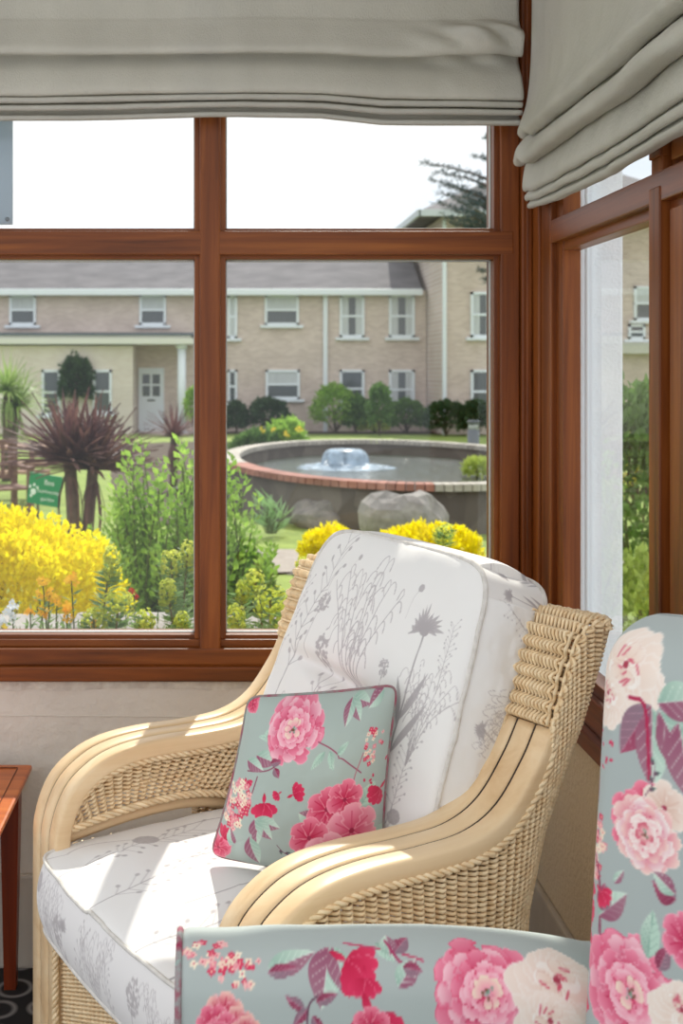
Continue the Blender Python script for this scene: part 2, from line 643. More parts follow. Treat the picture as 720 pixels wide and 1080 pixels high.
# ------------------------------------------------------------------ materials
woodZ = wood('frame_wood_upright', '#431d07', '#783c0f', '#98561e', 2, rough=.42, spec=.35)
woodX = wood('frame_wood_long', '#441e07', '#783d10', '#98571e', 0, rough=.42, spec=.35)
woodY = wood('frame_wood_deep', '#4c220c', '#773c18', '#905228', 1, rough=.36, spec=.45)
plaster = mat('painted_wall', '#cdc4b9', 0.9, 4, .5, 35, col2='#d6cec3')
plaster_warm = mat('painted_side_wall', '#d8c8ae', 0.9, 3, .4, 90, col2='#dccdb5')
skirt = mat('painted_skirting', '#b9b0a4', .6, 6, .1, 30, col2='#c4bbaf')
blindm = mat('blind_linen', '#c6c2b6', .95, 6, .35, 420, col2='#cfcbbf', spec=.2, transl=.2, stretch=(1, 1, .35))
rattan = wood('rattan_pole', '#d2ab7c', '#e8c89c', '#f2dab4', 0, rough=.36, coarse=.35)
wickm = mat('wicker_strand', '#f6dfb8', .5, 60, 0, col2='#e6c698', vary=.10)
grey_print = pattern_mat('meadow_print_cloth')
floral_print = pattern_mat('floral_print_cloth')
piping_m = mat('cream_piping', '#e4dfd8', .9, 60, .3, 400, col2='#cfc9c1')
glassm = bpy.data.materials.new('window_glass')
glassm.use_nodes = True
nt = glassm.node_tree
nt.nodes.remove(nt.nodes['Principled BSDF'])
tr = nt.nodes.new('ShaderNodeBsdfTransparent')
tr.inputs['Color'].default_value = (.97, .98, .975, 1)
gl = nt.nodes.new('ShaderNodeBsdfGlossy')
gl.inputs['Roughness'].default_value = 0.01
fr = nt.nodes.new('ShaderNodeFresnel')
fr.inputs['IOR'].default_value = 1.5
mx = nt.nodes.new('ShaderNodeMixShader')
geo = nt.nodes.new('ShaderNodeNewGeometry')
sb = nt.nodes.new('ShaderNodeMath')
sb.operation = 'SUBTRACT'
sb.inputs[0].default_value = 1.0
nt.links.new(geo.outputs['Backfacing'], sb.inputs[1])
ml = nt.nodes.new('ShaderNodeMath')
ml.operation = 'MULTIPLY'
nt.links.new(fr.outputs['Fac'], ml.inputs[0])
nt.links.new(sb.outputs[0], ml.inputs[1])
nt.links.new(ml.outputs[0], mx.inputs['Fac'])
nt.links.new(tr.outputs['BSDF'], mx.inputs[1])
nt.links.new(gl.outputs['BSDF'], mx.inputs[2])
nt.links.new(mx.outputs['Shader'], nt.nodes['Material Output'].inputs['Surface'])

# ================================================================== THE ROOM
YW, XW = 2.556, 0.677            # inner faces of the window wall and the side wall


def struct(o):
    o['kind'] = 'structure'
    return o


# carpet: near black with pale rings
cm = bpy.data.materials.new('dark_patterned_carpet')
cm.use_nodes = True
nt = cm.node_tree
b = nt.nodes['Principled BSDF']
b.inputs['Roughness'].default_value = .95
t = nt.nodes.new('ShaderNodeTexCoord')
vo = nt.nodes.new('ShaderNodeTexVoronoi')
vo.inputs['Scale'].default_value = 11
vo.inputs['Randomness'].default_value = .35
r = nt.nodes.new('ShaderNodeValToRGB')
for e in r.color_ramp.elements:
    e.color = lin4('#1c1a1c')
r.color_ramp.elements[0].position = .30
r.color_ramp.elements[1].position = .46
e = r.color_ramp.elements.new(.38)
e.color = lin4('#8a8785')
nt.links.new(t.outputs['Object'], vo.inputs['Vector'])
nt.links.new(vo.outputs['Distance'], r.inputs['Fac'])
nt.links.new(r.outputs['Color'], b.inputs['Base Color'])
mb = MB().box((-1.6, -.3, -.06), (XW + .14, YW + .2, 0))
struct(mb.build('floor', cm))

mb = MB().box((-1.6, YW + .0, -.06), (XW + .14, YW + .14, .615), .002)
struct(mb.build('wall_front', plaster))
mb = MB().box((XW, 1.45, -.06), (XW + .14, YW + .14, .597), .002)
struct(mb.build('wall_right', plaster_warm))
mb = MB().box((-1.6, YW - .016, 0), (XW, YW, .2), .006)
struct(mb.build('baseboard_front', skirt))
mb = MB().box((XW - .016, 1.45, 0), (XW, YW - .016, .2), .006)
struct(mb.build('baseboard_right', skirt))
# ragged paint line of old filler along the top of the wall
xs = np.linspace(-1.2, .6, 160)
zt = .612 + 0 * xs
zb = .601 - .007 * np.abs(vnoise(xs * 9, xs * 0 + 2, 4)) - .003
P = np.stack([np.stack([xs, xs * 0 + YW - .004, zt], 1), np.stack([xs, xs * 0 + YW - .0015, zb], 1)], 0)
struct(mesh('trim_1', P.reshape(-1, 3), gridfaces(2, 160), mat('cream_filler', '#d9d3c8', .9, 30, .6, 60, col2='#c3bab0')))
mb = MB()
xs = np.linspace(-1.2, .1, 120)
mb.tube(np.stack([xs, xs * 0 + YW, .537 + .002 * vnoise(xs * 6, xs * 0, 8)], 1), .0016, 5)
zs = np.linspace(.54, .60, 20)
mb.tube(np.stack([.345 - .25 + .003 * vnoise(zs * 30, zs * 0, 3), zs * 0 + YW, zs], 1), .0013, 5)
struct(mb.build('trim_2', mat('cream_filler_crack', '#cfc6bb', .9)))

# --- front window
win = struct(empty('window_1', (0, YW, .615)))


def wpart(mb, name, m, root=win):
    o = mb.build(name, m, root)
    o.location = -root.location
    return o


GY = YW + .045
Zs0, Zs1 = .619, .67
x0 = -1.6
# sill in two steps, bottom rail, transom, head
wpart(MB().box((x0, YW - .022, .617), (XW, YW + .10, .648), .003), 'sill', woodX)
wpart(MB().box((x0, YW - .006, .648), (.6455, YW + .09, .684), .0025).box((x0, YW + .012, .684), (.6, YW + .085, .700), .002).box((x0, YW + .022, .698), (.6, YW + .08, .7085), .002), 'bottom_rail', woodX)
wpart(MB().box((x0, YW - .004, 1.532), (.632, YW + .09, 1.583), .0025).box((x0, YW + .014, 1.524), (.6, YW + .085, 1.535), .002).box((x0, YW + .014, 1.58), (.6, YW + .085, 1.591), .002), 'transom', woodX)
wpart(MB().box((x0, YW, 2.2), (XW, YW + .09, 2.34), .003), 'head_rail', woodX)
for xc in (-.0215, -.81):
    wpart(MB().box((xc - .0225, YW - .0045, .652), (xc + .0225, YW + .09, 2.2), .004).box((xc - .034, YW + .013, .70), (xc + .034, YW + .085, 2.2), .003), 'mullion', woodZ)
wpart(MB().box((.604, YW - .003, .648), (.645, YW + .09, 2.2), .003).box((.593, YW + .013, .70), (.606, YW + .085, 2.2), .002), 'stile', woodZ)
wpart(MB().box((.6465, YW - .014, .60), (XW + .03, YW + .10, 2.34), .004).box((.655, YW - .02, .63), (.668, YW, 2.3), .003), 'corner_post', woodZ)
for a, bb in ((-1.45, -.844), (-.776, -.0555), (.0125, .593)):
    wpart(MB().box((a, GY, .7085), (bb, GY + .004, 1.524)), 'lower_pane', glassm)
    wpart(MB().box((a, GY, 1.591), (bb, GY + .004, 2.2)), 'upper_pane', glassm)
    g = MB()
    for (zz0, zz1) in ((.7085, 1.524), (1.591, 2.2)):
        g.box((a, GY - .004, zz0), (a + .0025, GY + .006, zz1)).box((bb - .0025, GY - .004, zz0), (bb, GY + .006, zz1)).box((a, GY - .004, zz0), (bb, GY + .006, zz0 + .0025)).box((a, GY - .004, zz1 - .0025), (bb, GY + .006, zz1))
    wpart(g, 'glazing_seal', mat('glazing_seal', '#c9ccc8' if a < 0 else '#b9bcb8', .5))

# --- side window
win2 = struct(empty('window_2', (XW, 2.0, .598)))


def w2(mb, name, m):
    return wpart(mb, name, m, win2)


Y2 = 2.53
GX = XW + .033
w2(MB().box((XW - .022, 1.45, .597), (XW + .046, Y2, .63), .003), 'sill', woodY)
w2(MB().box((XW - .004, 1.45, .63), (XW + .046, Y2, .685), .003).box((XW + .012, 1.45, .685), (XW + .046, Y2, .708), .002), 'bottom_rail', woodY)
w2(MB().box((XW - .004, 1.45, 1.541), (XW + .046, 2.415, 1.588), .0025).box((XW + .012, 1.45, 1.523), (XW + .046, 2.415, 1.545), .002), 'transom', woodY)
w2(MB().box((XW, 1.45, 2.2), (XW + .046, Y2, 2.34), .003), 'head_rail', woodY)
w2(MB().box((XW - .008, 2.492, .597), (XW + .046, Y2 + .03, 2.3), .003).box((XW - .003, 2.42, .63), (XW + .046, 2.489, 2.3), .003).box((XW + .01, 2.376, .70), (XW + .046, 2.42, 2.3), .002), 'stile', woodZ)
w2(MB().box((XW - .006, 1.812, .63), (XW + .046, 1.857, 1.565), .0025).box((XW - .006, 1.812, 1.61), (XW + .046, 1.857, 2.3), .0025).box((XW - .002, 1.812, 1.563), (XW + .046, 1.857, 1.612), .0025).box((XW + .014, 1.80, .7), (XW + .046, 1.87, 2.3), .002), 'mullion', woodZ)
w2(MB().box((XW + .004, 1.68, .66), (XW + .046, 1.797, 1.527), .0025), 'casement_stile', woodZ)
w2(MB().box((XW + .006, 1.68, 1.60), (XW + .046, 1.797, 2.2), .0025), 'fanlight_stile', woodZ)
w2(MB().box((XW + .006, 1.45, .70), (XW + .046, 1.68, .77), .0025).box((XW + .006, 1.45, 1.46), (XW + .046, 1.68, 1.527), .0025), 'casement_rail', woodY)
w2(MB().box((GX, 1.857, .708), (GX + .004, 2.38, 1.523)), 'lower_pane', glassm)
w2(MB().box((GX, 1.857, 1.588), (GX + .004, 2.38, 2.2)), 'upper_pane', glassm)
w2(MB().box((GX, 1.46, .77), (GX + .004, 1.68, 1.46)), 'casement_pane', glassm)
w2(MB().box((XW - .006, 1.40, -.05), (XW + .14, 1.45, 2.34), .004), 'end_post', woodZ)

# wall above the windows, and the room's ceiling over the window side
mb = MB().box((-1.6, YW, 2.34), (XW + .14, YW + .14, 2.5))
struct(mb.build('trim_3', plaster))
mb = MB().box((XW, 1.40, 2.34), (XW + .14, YW, 2.5))
struct(mb.build('trim_4', plaster))
mb = MB().box((-1.7, .9, 2.5), (XW + .3, YW + .3, 2.58))
struct(mb.build('ceiling', mat('ceiling_paint', '#ece8e0', .9)))


# ------------------------------------------------------------------ roman blinds
def blind_mesh(name, prof, x0, x1, nx, place, seed, bot, droop=.004, m=blindm):
    p = spline(prof, 200)                       # (out from wall, height)
    a = np.linspace(0, 1, nx)
    A, K = np.meshgrid(a, np.arange(200), indexing='ij')
    d, z = p[K, 0].copy(), p[K, 1].copy()
    low = np.clip((prof[0][1] - z) / (prof[0][1] - min(q[1] for q in prof)), 0, 1)
    z += low ** 2 * droop * vnoise(A * 4, K / 200 * 1.5, seed, 3)
    z += low ** 2 * bot(A)
    d += .006 * low * vnoise(A * 5 + 3, K / 200 * 4, seed + 1, 3)
    d += .0022 * vnoise(A * 22 + 3, K / 200 * 9, seed + 5, 2)
    P = place(x0 + A * (x1 - x0), np.maximum(d, .003), z)
    return P


fz = lambda py: ZC - (py - PY) / F * 2.49
prof = [(.018, 2.34), (.020, 2.2), (.022, fz(8)), (.028, fz(22)), (.046, fz(40)), (.060, fz(55)), (.052, fz(60)), (.022, fz(55)), (.024, fz(63)), (.050, fz(78)),
        (.066, fz(96)), (.062, fz(104)), (.026, fz(99)), (.03, fz(104)), (.062, fz(107)), (.058, fz(111)), (.026, fz(107)), (.032, fz(112)), (.056, fz(115)), (.05, fz(118.5)), (.024, fz(114)),
        (.026, fz(121)), (.042, fz(125)), (.036, fz(127.5)), (.012, fz(124)), (.012, fz(112))]
botf = lambda a: np.interp(a, [0, .55, .72, .80, .86, 1], [.004, .006, .011, .008, -.004, -.006])
bl = tag(empty('roman_blind', (-.45, YW - .03, 1.8)), 'wide grey-green linen roman blind gathered above the window facing the garden', 'blind')
P = blind_mesh('x', prof, -1.45, .632, 300, lambda x, d, z: np.stack([x, YW - .022 - d, z], -1), 3, botf)
# the tucked pleat near the right end
X, Z = P[..., 0], P[..., 2]
k = np.exp(-(((X - .55) / .10) ** 2 + ((Z - fz(45)) / .035) ** 2))
P[..., 1] -= .03 * k * (1 + .5 * np.sin((X - .5) * 60 + (Z - fz(45)) * 90))
P[..., 2] += .018 * k
o = mesh('fabric', P.reshape(-1, 3), gridfaces(300, 200), blindm, bl, True)
o.location = -bl.location
md = o.modifiers.new('thick', 'SOLIDIFY')
md.thickness = .0018
mb = MB().tube([(-1.45, YW - .035, 2.33), (.63, YW - .035, 2.33)], .014, 8)
o = mb.build('head_batten', woodX, bl)
o.location = -bl.location

z2 = lambda py: ZC - (py - PY) / F * 2.45
prof2 = [(.02, 2.34), (.022, 2.1), (.03, 1.93), (.045, 1.84), (.072, 1.79), (.078, 1.772), (.050, 1.762), (.028, 1.775), (.034, 1.762), (.06, 1.745), (.088, 1.722), (.085, 1.706), (.05, 1.706), (.03, 1.716),
         (.04, 1.700), (.056, 1.670), (.060, 1.652), (.050, 1.646), (.034, 1.652), (.042, 1.642), (.054, 1.634), (.046, 1.626), (.028, 1.634), (.036, 1.622), (.046, 1.616), (.04, 1.611), (.014, 1.616), (.012, 1.64)]
bl2 = tag(empty('roman_blind', (XW - .03, 2.0, 1.62)), 'grey-green linen roman blind with sagging folds over the side window at right', 'blind')
P = blind_mesh('x', prof2, 2.475, 1.42, 200, lambda y, d, z: np.stack([XW - .012 - d, y, z], -1), 21, lambda a: np.interp(a, [0, .1, .5, 1], [.010, .002, -.003, .0]), .005)
# the folds bunch up and turn back at the corner end
Yv, Z = P[..., 1], P[..., 2]
sc = np.interp(Yv, [1.4, 2.2, 2.475], [.85, .75, .50])
P[..., 0] = (XW - .012) - ((XW - .012) - P[..., 0]) * sc
e = np.exp(-((Yv - 2.475) / .07) ** 2) * np.exp(-((Z - 1.735) / .06) ** 2)
P[..., 0] -= .008 * e
P[..., 2] += .010 * e * np.sin(Yv * 70)
o = mesh('fabric', P.reshape(-1, 3), gridfaces(200, 200), blindm, bl2, True)
o.location = -bl2.location
md = o.modifiers.new('thick', 'SOLIDIFY')
md.thickness = .0018
mb = MB().tube([(XW - .03, 1.43, 2.33), (XW - .03, 2.47, 2.33)], .014, 8)
o = mb.build('head_batten', woodY, bl2)
o.location = -bl2.location

# ================================================================== WICKER ARMCHAIR
CH = Matrix.Translation((-.292, 2.099, 0)) @ Matrix.Rotation(math.radians(30), 4, 'Z')
chair = tag(empty('wicker_armchair', (-.292, 2.099, 0), math.radians(30)), 'woven cane armchair with pale bent-cane arms in the window corner', 'armchair')


def L3(u, v, z):
    """chair coordinates (u back, v across toward the camera, z up) to its local frame"""
    u, v, z = np.broadcast_arrays(u, v, z)
    return np.stack([u, -v, z], -1)


ARM = [(-.045, 0), (-.045, .2), (-.045, .436), (-.041, .51), (-.015, .572), (.03, .609), (.08, .627), (.15, .634), (.25, .633), (.33, .638), (.39, .664), (.44, .72), (.468, .765)]
WING = [(.468, .765), (.492, .83), (.513, .882), (.532, .902), (.568, .909), (.605, .898)]
arm_c = spline(ARM, 90)


def side(s, o):
    return .365 + s * o


# bent poles of the arms
def pole_mesh(mb, path, o, s, rw=.0181, rt=.015):
    p = np.asarray(path)
    t = np.gradient(p, axis=0)
    t /= np.linalg.norm(t, axis=1)[:, None]
    nrm = np.stack([t[:, 1], -t[:, 0]], 1)        # towards the inside of the bend
    c = p + nrm * rt
    n = 20
    V = []
    for i in range(len(c)):
        for j in range(n):
            w = 2 * math.pi * j / n
            cw, sw = math.cos(w), math.sin(w)
            a = rw * math.copysign(abs(cw) ** .42, cw)
            b_ = rt * math.copysign(abs(sw) ** .5, sw)
            V.append(L3(c[i, 0] + nrm[i, 0] * b_, side(s, o + a), c[i, 1] + nrm[i, 1] * b_))
    q = [(i * n + j, i * n + (j + 1) % n, (i + 1) * n + (j + 1) % n, (i + 1) * n + j) for i in range(len(c) - 1) for j in range(n)]
    mb.add(V, q + [tuple(range(n))[::-1], tuple(range((len(c) - 1) * n, len(c) * n))])


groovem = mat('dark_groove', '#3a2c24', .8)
arms = {}
for s in (-1, 1):
    mb = MB()
    for k in range(3):
        pole_mesh(mb, arm_c, .365 - .0195 - .037 * k, s)
    arms[s] = mb.build('armrest', rattan, chair, True)
    for k in (1, 2):
        g_ = MB()
        o_ = .365 - .0195 - .037 * (k - .5)
        tg = np.gradient(arm_c, axis=0)
        tg /= np.linalg.norm(tg, axis=1)[:, None]
        q_ = arm_c + np.stack([tg[:, 1], -tg[:, 0]], 1) * .0052
        g_.tube(L3(q_[:, 0], side(s, o_), q_[:, 1]), .0022, 6)
        g_.build('groove', groovem, arms[s])



def ub(z):
    return np.interp(z, [0, .5, .62, .70, .76, .85, .915], [.44, .49, .525, .556, .578, .600, .612])


RC = .12


def rc(z):
    return np.interp(z, [0, .6, .9], [.12, .12, .06])


def shell(q, z, s):
    """outer wicker shell: distance q from the front along the plan, height z"""
    u_b = ub(z)
    RC = rc(z)
    l1 = u_b - RC + .03
    l2 = RC * math.pi / 2
    OS = .358 + .010 * np.clip((z - .72) / .18, 0, 1)
    ang = np.clip((q - l1) / RC, 0, math.pi / 2)
    u = np.where(q < l1, q - .03, (u_b - RC) + RC * np.sin(ang))
    o = np.where(q < l1, OS, OS - RC + RC * np.cos(ang))
    o = np.where(q > l1 + l2, OS - RC - (q - l1 - l2), o)
    return L3(u, .365 + s * o, z)


def weave(mb, fn, ns, nt_, rows, stakes, amp=.0032, r=.0027, r2=.0024, valid=None, sub=4, nring=5, phase=0, rib=True):
    """rows of strands going in and out of the stakes over surface fn(s, t), s,t in 0..1"""
    e = 1e-3
    a = np.linspace(0, 1, stakes * sub + 1)
    def nrm(sv, tv):
        p = fn(sv, tv)
        ds = fn(np.clip(sv + e, 0, 1), tv) - fn(np.clip(sv - e, 0, 1), tv)
        dt = fn(sv, np.clip(tv + e, 0, 1)) - fn(sv, np.clip(tv - e, 0, 1))
        n = np.cross(ds, dt)
        return p, n / (np.linalg.norm(n, axis=-1, keepdims=True) + 1e-12)
    for i in range(rows):
        tv = np.full_like(a, (i + .5) / rows)
        p, n = nrm(a, tv)
        w = np.cos(a * stakes * 2 * math.pi + (0 if rib else i * math.pi) + phase) * amp
        p = p + n * w[:, None]
        ok = np.ones(len(a), bool) if valid is None else valid(a, tv)
        idx = np.where(ok)[0]
        if len(idx) < 4:
            continue
        for seg in np.split(idx, np.where(np.diff(idx) > 1)[0] + 1):
            if len(seg) > 3:
                mb.tube(p[seg], r, nring)
    b = np.linspace(0, 1, 40)
    for j in range(stakes):
        sv = np.full_like(b, (j + .5) / stakes)
        p, n = nrm(sv, b)
        ok = np.ones(len(b), bool) if valid is None else valid(sv, b)
        idx = np.where(ok)[0]
        if len(idx) < 2:
            continue
        for seg in np.split(idx, np.where(np.diff(idx) > 1)[0] + 1):
            if len(seg) > 1:
                mb.tube(p[seg], r2, 4)


# outer panels: top curve = arm and wing, bottom curve on the ground line
topc = [(u + .03, z - .03) for u, z in ARM[3:]]
topc = [(0.0, .50)] + [(max(q, 0.004), z) for q, z in topc[1:]]
topc += [(.468 + .03, .765), (.494 + .03, .832), (.516 + .03, .884), (.538 + .032, .906), (.62, .912), (.78, .908), (.99, .908)]
tp = spline(topc, 240)
LT = np.r_[0, np.cumsum(np.linalg.norm(np.diff(tp, axis=0), axis=1))]
LT /= LT[-1]
k_tie = LT[np.argmin(np.hypot(tp[:, 0] - .498, tp[:, 1] - .765))]
k_top = LT[np.argmin(np.hypot(tp[:, 0] - .555, tp[:, 1] - .895))]
k_mid = LT[np.argmin(np.hypot(tp[:, 0] - .25, tp[:, 1] - .60))]
totb = .44 - RC + .03 + RC * math.pi / 2 + .355 - RC


def shell_fn(s):
    def fn(a, t):
        qt, zt = np.interp(a, LT, tp[:, 0]), np.interp(a, LT, tp[:, 1])
        qb = np.interp(a, [0, k_mid, k_tie, k_top, 1], [0, .27, .46, .60, totb])
        z = zt + (.05 - zt) * t
        q = qt + (qb - qt) * t
        return shell(q, z, s)
    return fn


def along(i):
    return i


for s in (-1, 1):
    fn0 = shell_fn(s)
    # rows keep an even distance measured down from the arm: t is rescaled by each stake's own length
    DM = .87
    def fn(a, t, fn0=fn0):
        zt = np.interp(a, LT, tp[:, 1])
        return fn0(a, np.clip(t * DM / (zt - .05), 0, 1.0))
    def valid(a, t, fn0=fn0):
        zt = np.interp(a, LT, tp[:, 1])
        d = t * DM
        z = zt - d
        q = np.interp(a, LT, tp[:, 0])
        ok = z > .055
        gap = (z < .515) & (z > .44) & (q < .30 + (z - .44) * .3)
        return ok & ~gap & (a > .012) & ((d > .004) | (a > k_tie))
    mb = MB()
    weave(mb, fn, 1, 1, 122, 62, valid=valid, sub=7, nring=5, amp=.0052, r=.0029)
    mb.build('side_panel', wickm, chair, True)
    # inner side panel below the arm
    inner = spline([(-.025, .50), (-.01, .545), (.03, .582), (.08, .600), (.15, .607), (.25, .606), (.33, .612), (.39, .638), (.44, .70), (.47, .78), (.50, .88)], 80)
    low = spline([(-.02, .50), (.05, .512), (.12, .520), (.20, .522), (.26, .515), (.31, .50), (.36, .47), (.40, .46), (.42, .46), (.44, .46), (.45, .46)], 80)
    ia = np.linspace(0, 1, 80)
    def fni(a, t, s=s):
        ui, zi = np.interp(a, ia, inner[:, 0]), np.interp(a, ia, inner[:, 1])
        ul, zl = np.interp(a, ia, low[:, 0]), np.interp(a, ia, low[:, 1])
        return L3(ui + (ul - ui) * t, side(s, .268), zi + (zl - zi) * t)
    mb = MB()
    def fnd(a, t, fni=fni):
        zi, zl = np.interp(a, ia, inner[:, 1]), np.interp(a, ia, low[:, 1])
        return fni(a, np.clip(t * .44 / np.maximum(zi - zl, .02), 0, 1))
    def vi(a, t):
        zi, zl = np.interp(a, ia, inner[:, 1]), np.interp(a, ia, low[:, 1])
        return (t * .44 < (zi - zl)) & (a > .03)
    weave(mb, fnd, 1, 1, 64, 36, valid=vi, sub=6, nring=5, amp=.0048, r=.0026)
    mb.build('inner_side_panel', wickm, chair, True)
    # plaited edge under the arm, outside and inside, and along the lower rail
    mb = MB()
    def plait(path3, r=.0034, amp=.0038, pitch=.040, strands=3):
        p = np.asarray(path3)
        n = len(p) * 2
        L = np.r_[0, np.cumsum(np.linalg.norm(np.diff(p, axis=0), axis=1))]
        sL = np.linspace(0, L[-1], max(20, int(L[-1] / .003)))
        c = np.stack([np.interp(sL, L, p[:, k]) for k in range(3)], 1)
        t = np.gradient(c, axis=0)
        t /= np.linalg.norm(t, axis=1)[:, None]
        ref = np.array([0, 1.0, 0]) if abs(t[0][1]) < .7 else np.array([1.0, 0, 0])
        a = np.cross(t, ref)
        a /= np.linalg.norm(a, axis=1)[:, None]
        b_ = np.cross(t, a)
        for k in range(strands):
            w = sL / pitch * 2 * math.pi + k * 2 * math.pi / strands
            mb.tube(c + a * (np.cos(w) * amp)[:, None] + b_ * (np.sin(w) * amp)[:, None], r, 6)
    ac = spline([(-.012, .505), (.0, .545), (.035, .580), (.08, .597), (.15, .604), (.25, .603), (.335, .608), (.40, .636), (.455, .70), (.482, .765)], 60)
    plait(L3(ac[:, 0], side(s, .360), ac[:, 1]))
    ic = spline([(-.020, .50), (-.006, .540), (.03, .575), (.08, .594), (.15, .601), (.25, .600), (.33, .606), (.38, .63)], 60)
    plait(L3(ic[:, 0], side(s, .262), ic[:, 1]))
    plait(L3(low[:60, 0], side(s, .262), low[:60, 1] + .004))
    mb.build('plaited_edge', wickm, chair, True)
    # tie round the arm where the woven wing begins
    mb = MB()
    tv = np.linspace(.255, .37, 30)
    plait(np.concatenate([L3([.474], side(s, np.array([.252])), [.742]), L3(.449 + 0 * tv, side(s, tv), .766 + 0 * tv), L3([.478], side(s, np.array([.374])), [.742])]), .0042, .0040, .06, 2)
    mb.build('cane_tie', wickm, chair, True)
    # lower rail
    mb = MB()
    lr = spline([(-.03, .485), (.05, .497), (.12, .505), (.20, .507), (.26, .50), (.31, .486)], 40)
    mb.tube(L3(lr[:, 0], side(s, .285), lr[:, 1]), .013, 10)
    lr2 = spline([(-.03, .43), (.32, .43)], 8)
    mb.tube(L3(lr2[:, 0], side(s, .33), lr2[:, 1]), .011, 10)
    mb.build('lower_rail', rattan, chair, True)
    # woven wing over the upright part of the arm and over the top
    wc = spline(WING, 60)
    wa = np.linspace(0, 1, 60)
    def wfn(t, a, s=s):
        uu, zz = np.interp(t, wa, wc[:, 0]), np.interp(t, wa, wc[:, 1])
        bulge = .008 * np.sin(np.pi * np.clip(t * 1.05, 0, 1)) + .006 * np.abs(np.sin(t * math.pi * 4.5))
        o = .25 + (.364 + .006 * t - .25) * a
        oc = .372 - .06
        lim = ub(.905) - .06 + np.sqrt(np.clip(.06 ** 2 - np.clip(o - oc, 0, .06) ** 2, 0, 1))
        uu = np.minimum(uu, lim)
        edge = np.clip(np.minimum(a, 1 - a) / .12, 0, 1)
        h = (bulge) * np.sqrt(edge) - .006 * (1 - edge)
        return L3(uu - h * .85 * (1 - t * .5), side(s, o), zz + h * .5 * t)
    mb = MB()
    weave(mb, wfn, 1, 1, 16, 11, amp=.0062, r=.0028, sub=6, r2=.003)
    mb.build('woven_wing', wickm, chair, True)
    # rear leg
    mb = MB()
    mb.tube(L3([.40, .43], side(s, .30), [.0, .5]), .016, 10)
    mb.build('rear_leg', rattan, chair, True)

# top roll of the back between the wings, and the inner back
mb = MB()
rollp = spline([(.440, .70), (.475, .83), (.495, .880), (.522, .904), (.565, .911), (.605, .898)], 60)
ra = np.linspace(0, 1, 60)
def rfn(t, a):
    return L3(np.interp(t, ra, rollp[:, 0]), .105 + .52 * a, np.interp(t, ra, rollp[:, 1]))
weave(mb, rfn, 1, 1, 76, 11, sub=6, nring=5, amp=.005, r=.0028)
mb.build('top_roll', wickm, chair, True)
mb = MB()
def bfn(a, t):
    return L3(.40 + .07 * t, .105 + .52 * a, .44 + .38 * t)
weave(mb, bfn, 1, 1, 50, 36, sub=3, nring=4, amp=.003)
mb.build('inner_back', wickm, chair, True)
# front apron
mb = MB()
def ffn(a, t):
    return L3(-.03 + 0 * a, .10 + .53 * a, .42 - .37 * t)
weave(mb, ffn, 1, 1, 54, 32, sub=6, nring=5, amp=.0048, r=.0027)
mb.tube(L3([-.038] * 2, [.08, .65], [.045, .045]), .014, 10)
for v in (.113, .617):
    for k in (0, 1, 2):
        z = np.linspace(.03, .42, 60)
        mb.tube(L3(-.045 + .004 * np.sin(z * 200 + k * 2.1), v + .004 * np.cos(z * 200 + k * 2.1), z), .0036, 5)
mb.build('front_apron', wickm, chair, True)
mb = MB()
mb.box((-.02, -.63, .34), (.42, -.10, .355), .003)
mb.build('seat_deck', mat('deck_cloth', '#b9a98c', .9), chair)


# ------------------------------------------------------------------ boxed cushions
def boxed(name, fn, canvas_top, ctop, canvas_side, cside, nu, nv, ns, m, parent, puff):
    """fn(x, y, w) maps the unit box (x,y 0..1 over the face, w 0 underside..1 face) to local space"""
    V, Q, K = [], [], []
    off = 0
    x, y = np.meshgrid(np.linspace(0, 1, nu), np.linspace(0, 1, nv), indexing='ij')
    for w, fl in ((1.0, False), (0.0, True)):
        V.append(fn(x, y, np.full_like(x, w)).reshape(-1, 3))
        K.append(canvas_top.lookup(*ctop(x, y)).reshape(-1, 4))
        Q.append(gridfaces(nu, nv, off, fl))
        off += nu * nv
    per = [(np.linspace(0, 1, nu), 0), (1, np.linspace(0, 1, nv)), (np.linspace(1, 0, nu), 1), (0, np.linspace(1, 0, nv))]
    for xa, ya in per:
        xa, ya = np.broadcast_arrays(np.asarray(xa, float), np.asarray(ya, float))
        n = len(xa)
        W = np.linspace(1, 0, ns)
        XX, WW = np.meshgrid(xa, W, indexing='ij')
        YY, _ = np.meshgrid(ya, W, indexing='ij')
        V.append(fn(XX, YY, WW).reshape(-1, 3))
        K.append(canvas_side.lookup(*cside(XX, YY, WW)).reshape(-1, 4))
        Q.append(gridfaces(n, ns, off, True))
        off += n * ns
    o = mesh(name, np.concatenate(V), np.concatenate(Q), m, parent, True, np.concatenate(K))
    # seams: weld nothing, the piping covers them
    return o


def ring_path(fn, w, n=60, out=.0):
    a = np.linspace(0, 1, n)
    xs = np.concatenate([a, np.ones(n - 1), a[::-1][1:], np.zeros(n - 1)])
    ys = np.concatenate([np.zeros(n), a[1:], np.ones(n - 1), a[::-1][1:]])
    return fn(xs, ys, np.full_like(xs, w))


def sqround(x, y, p=5.0, k=1.0):
    """pull the corners of the unit square in a little"""
    X, Y = 2 * x - 1, 2 * y - 1
    n = np.maximum((np.abs(X) ** p + np.abs(Y) ** p) ** (1 / p), 1e-9)
    m = np.maximum(np.abs(X), np.abs(Y))
    s = np.where(m > 1e-6, m / n, 1)
    return (X * s + 1) / 2, (Y * s + 1) / 2


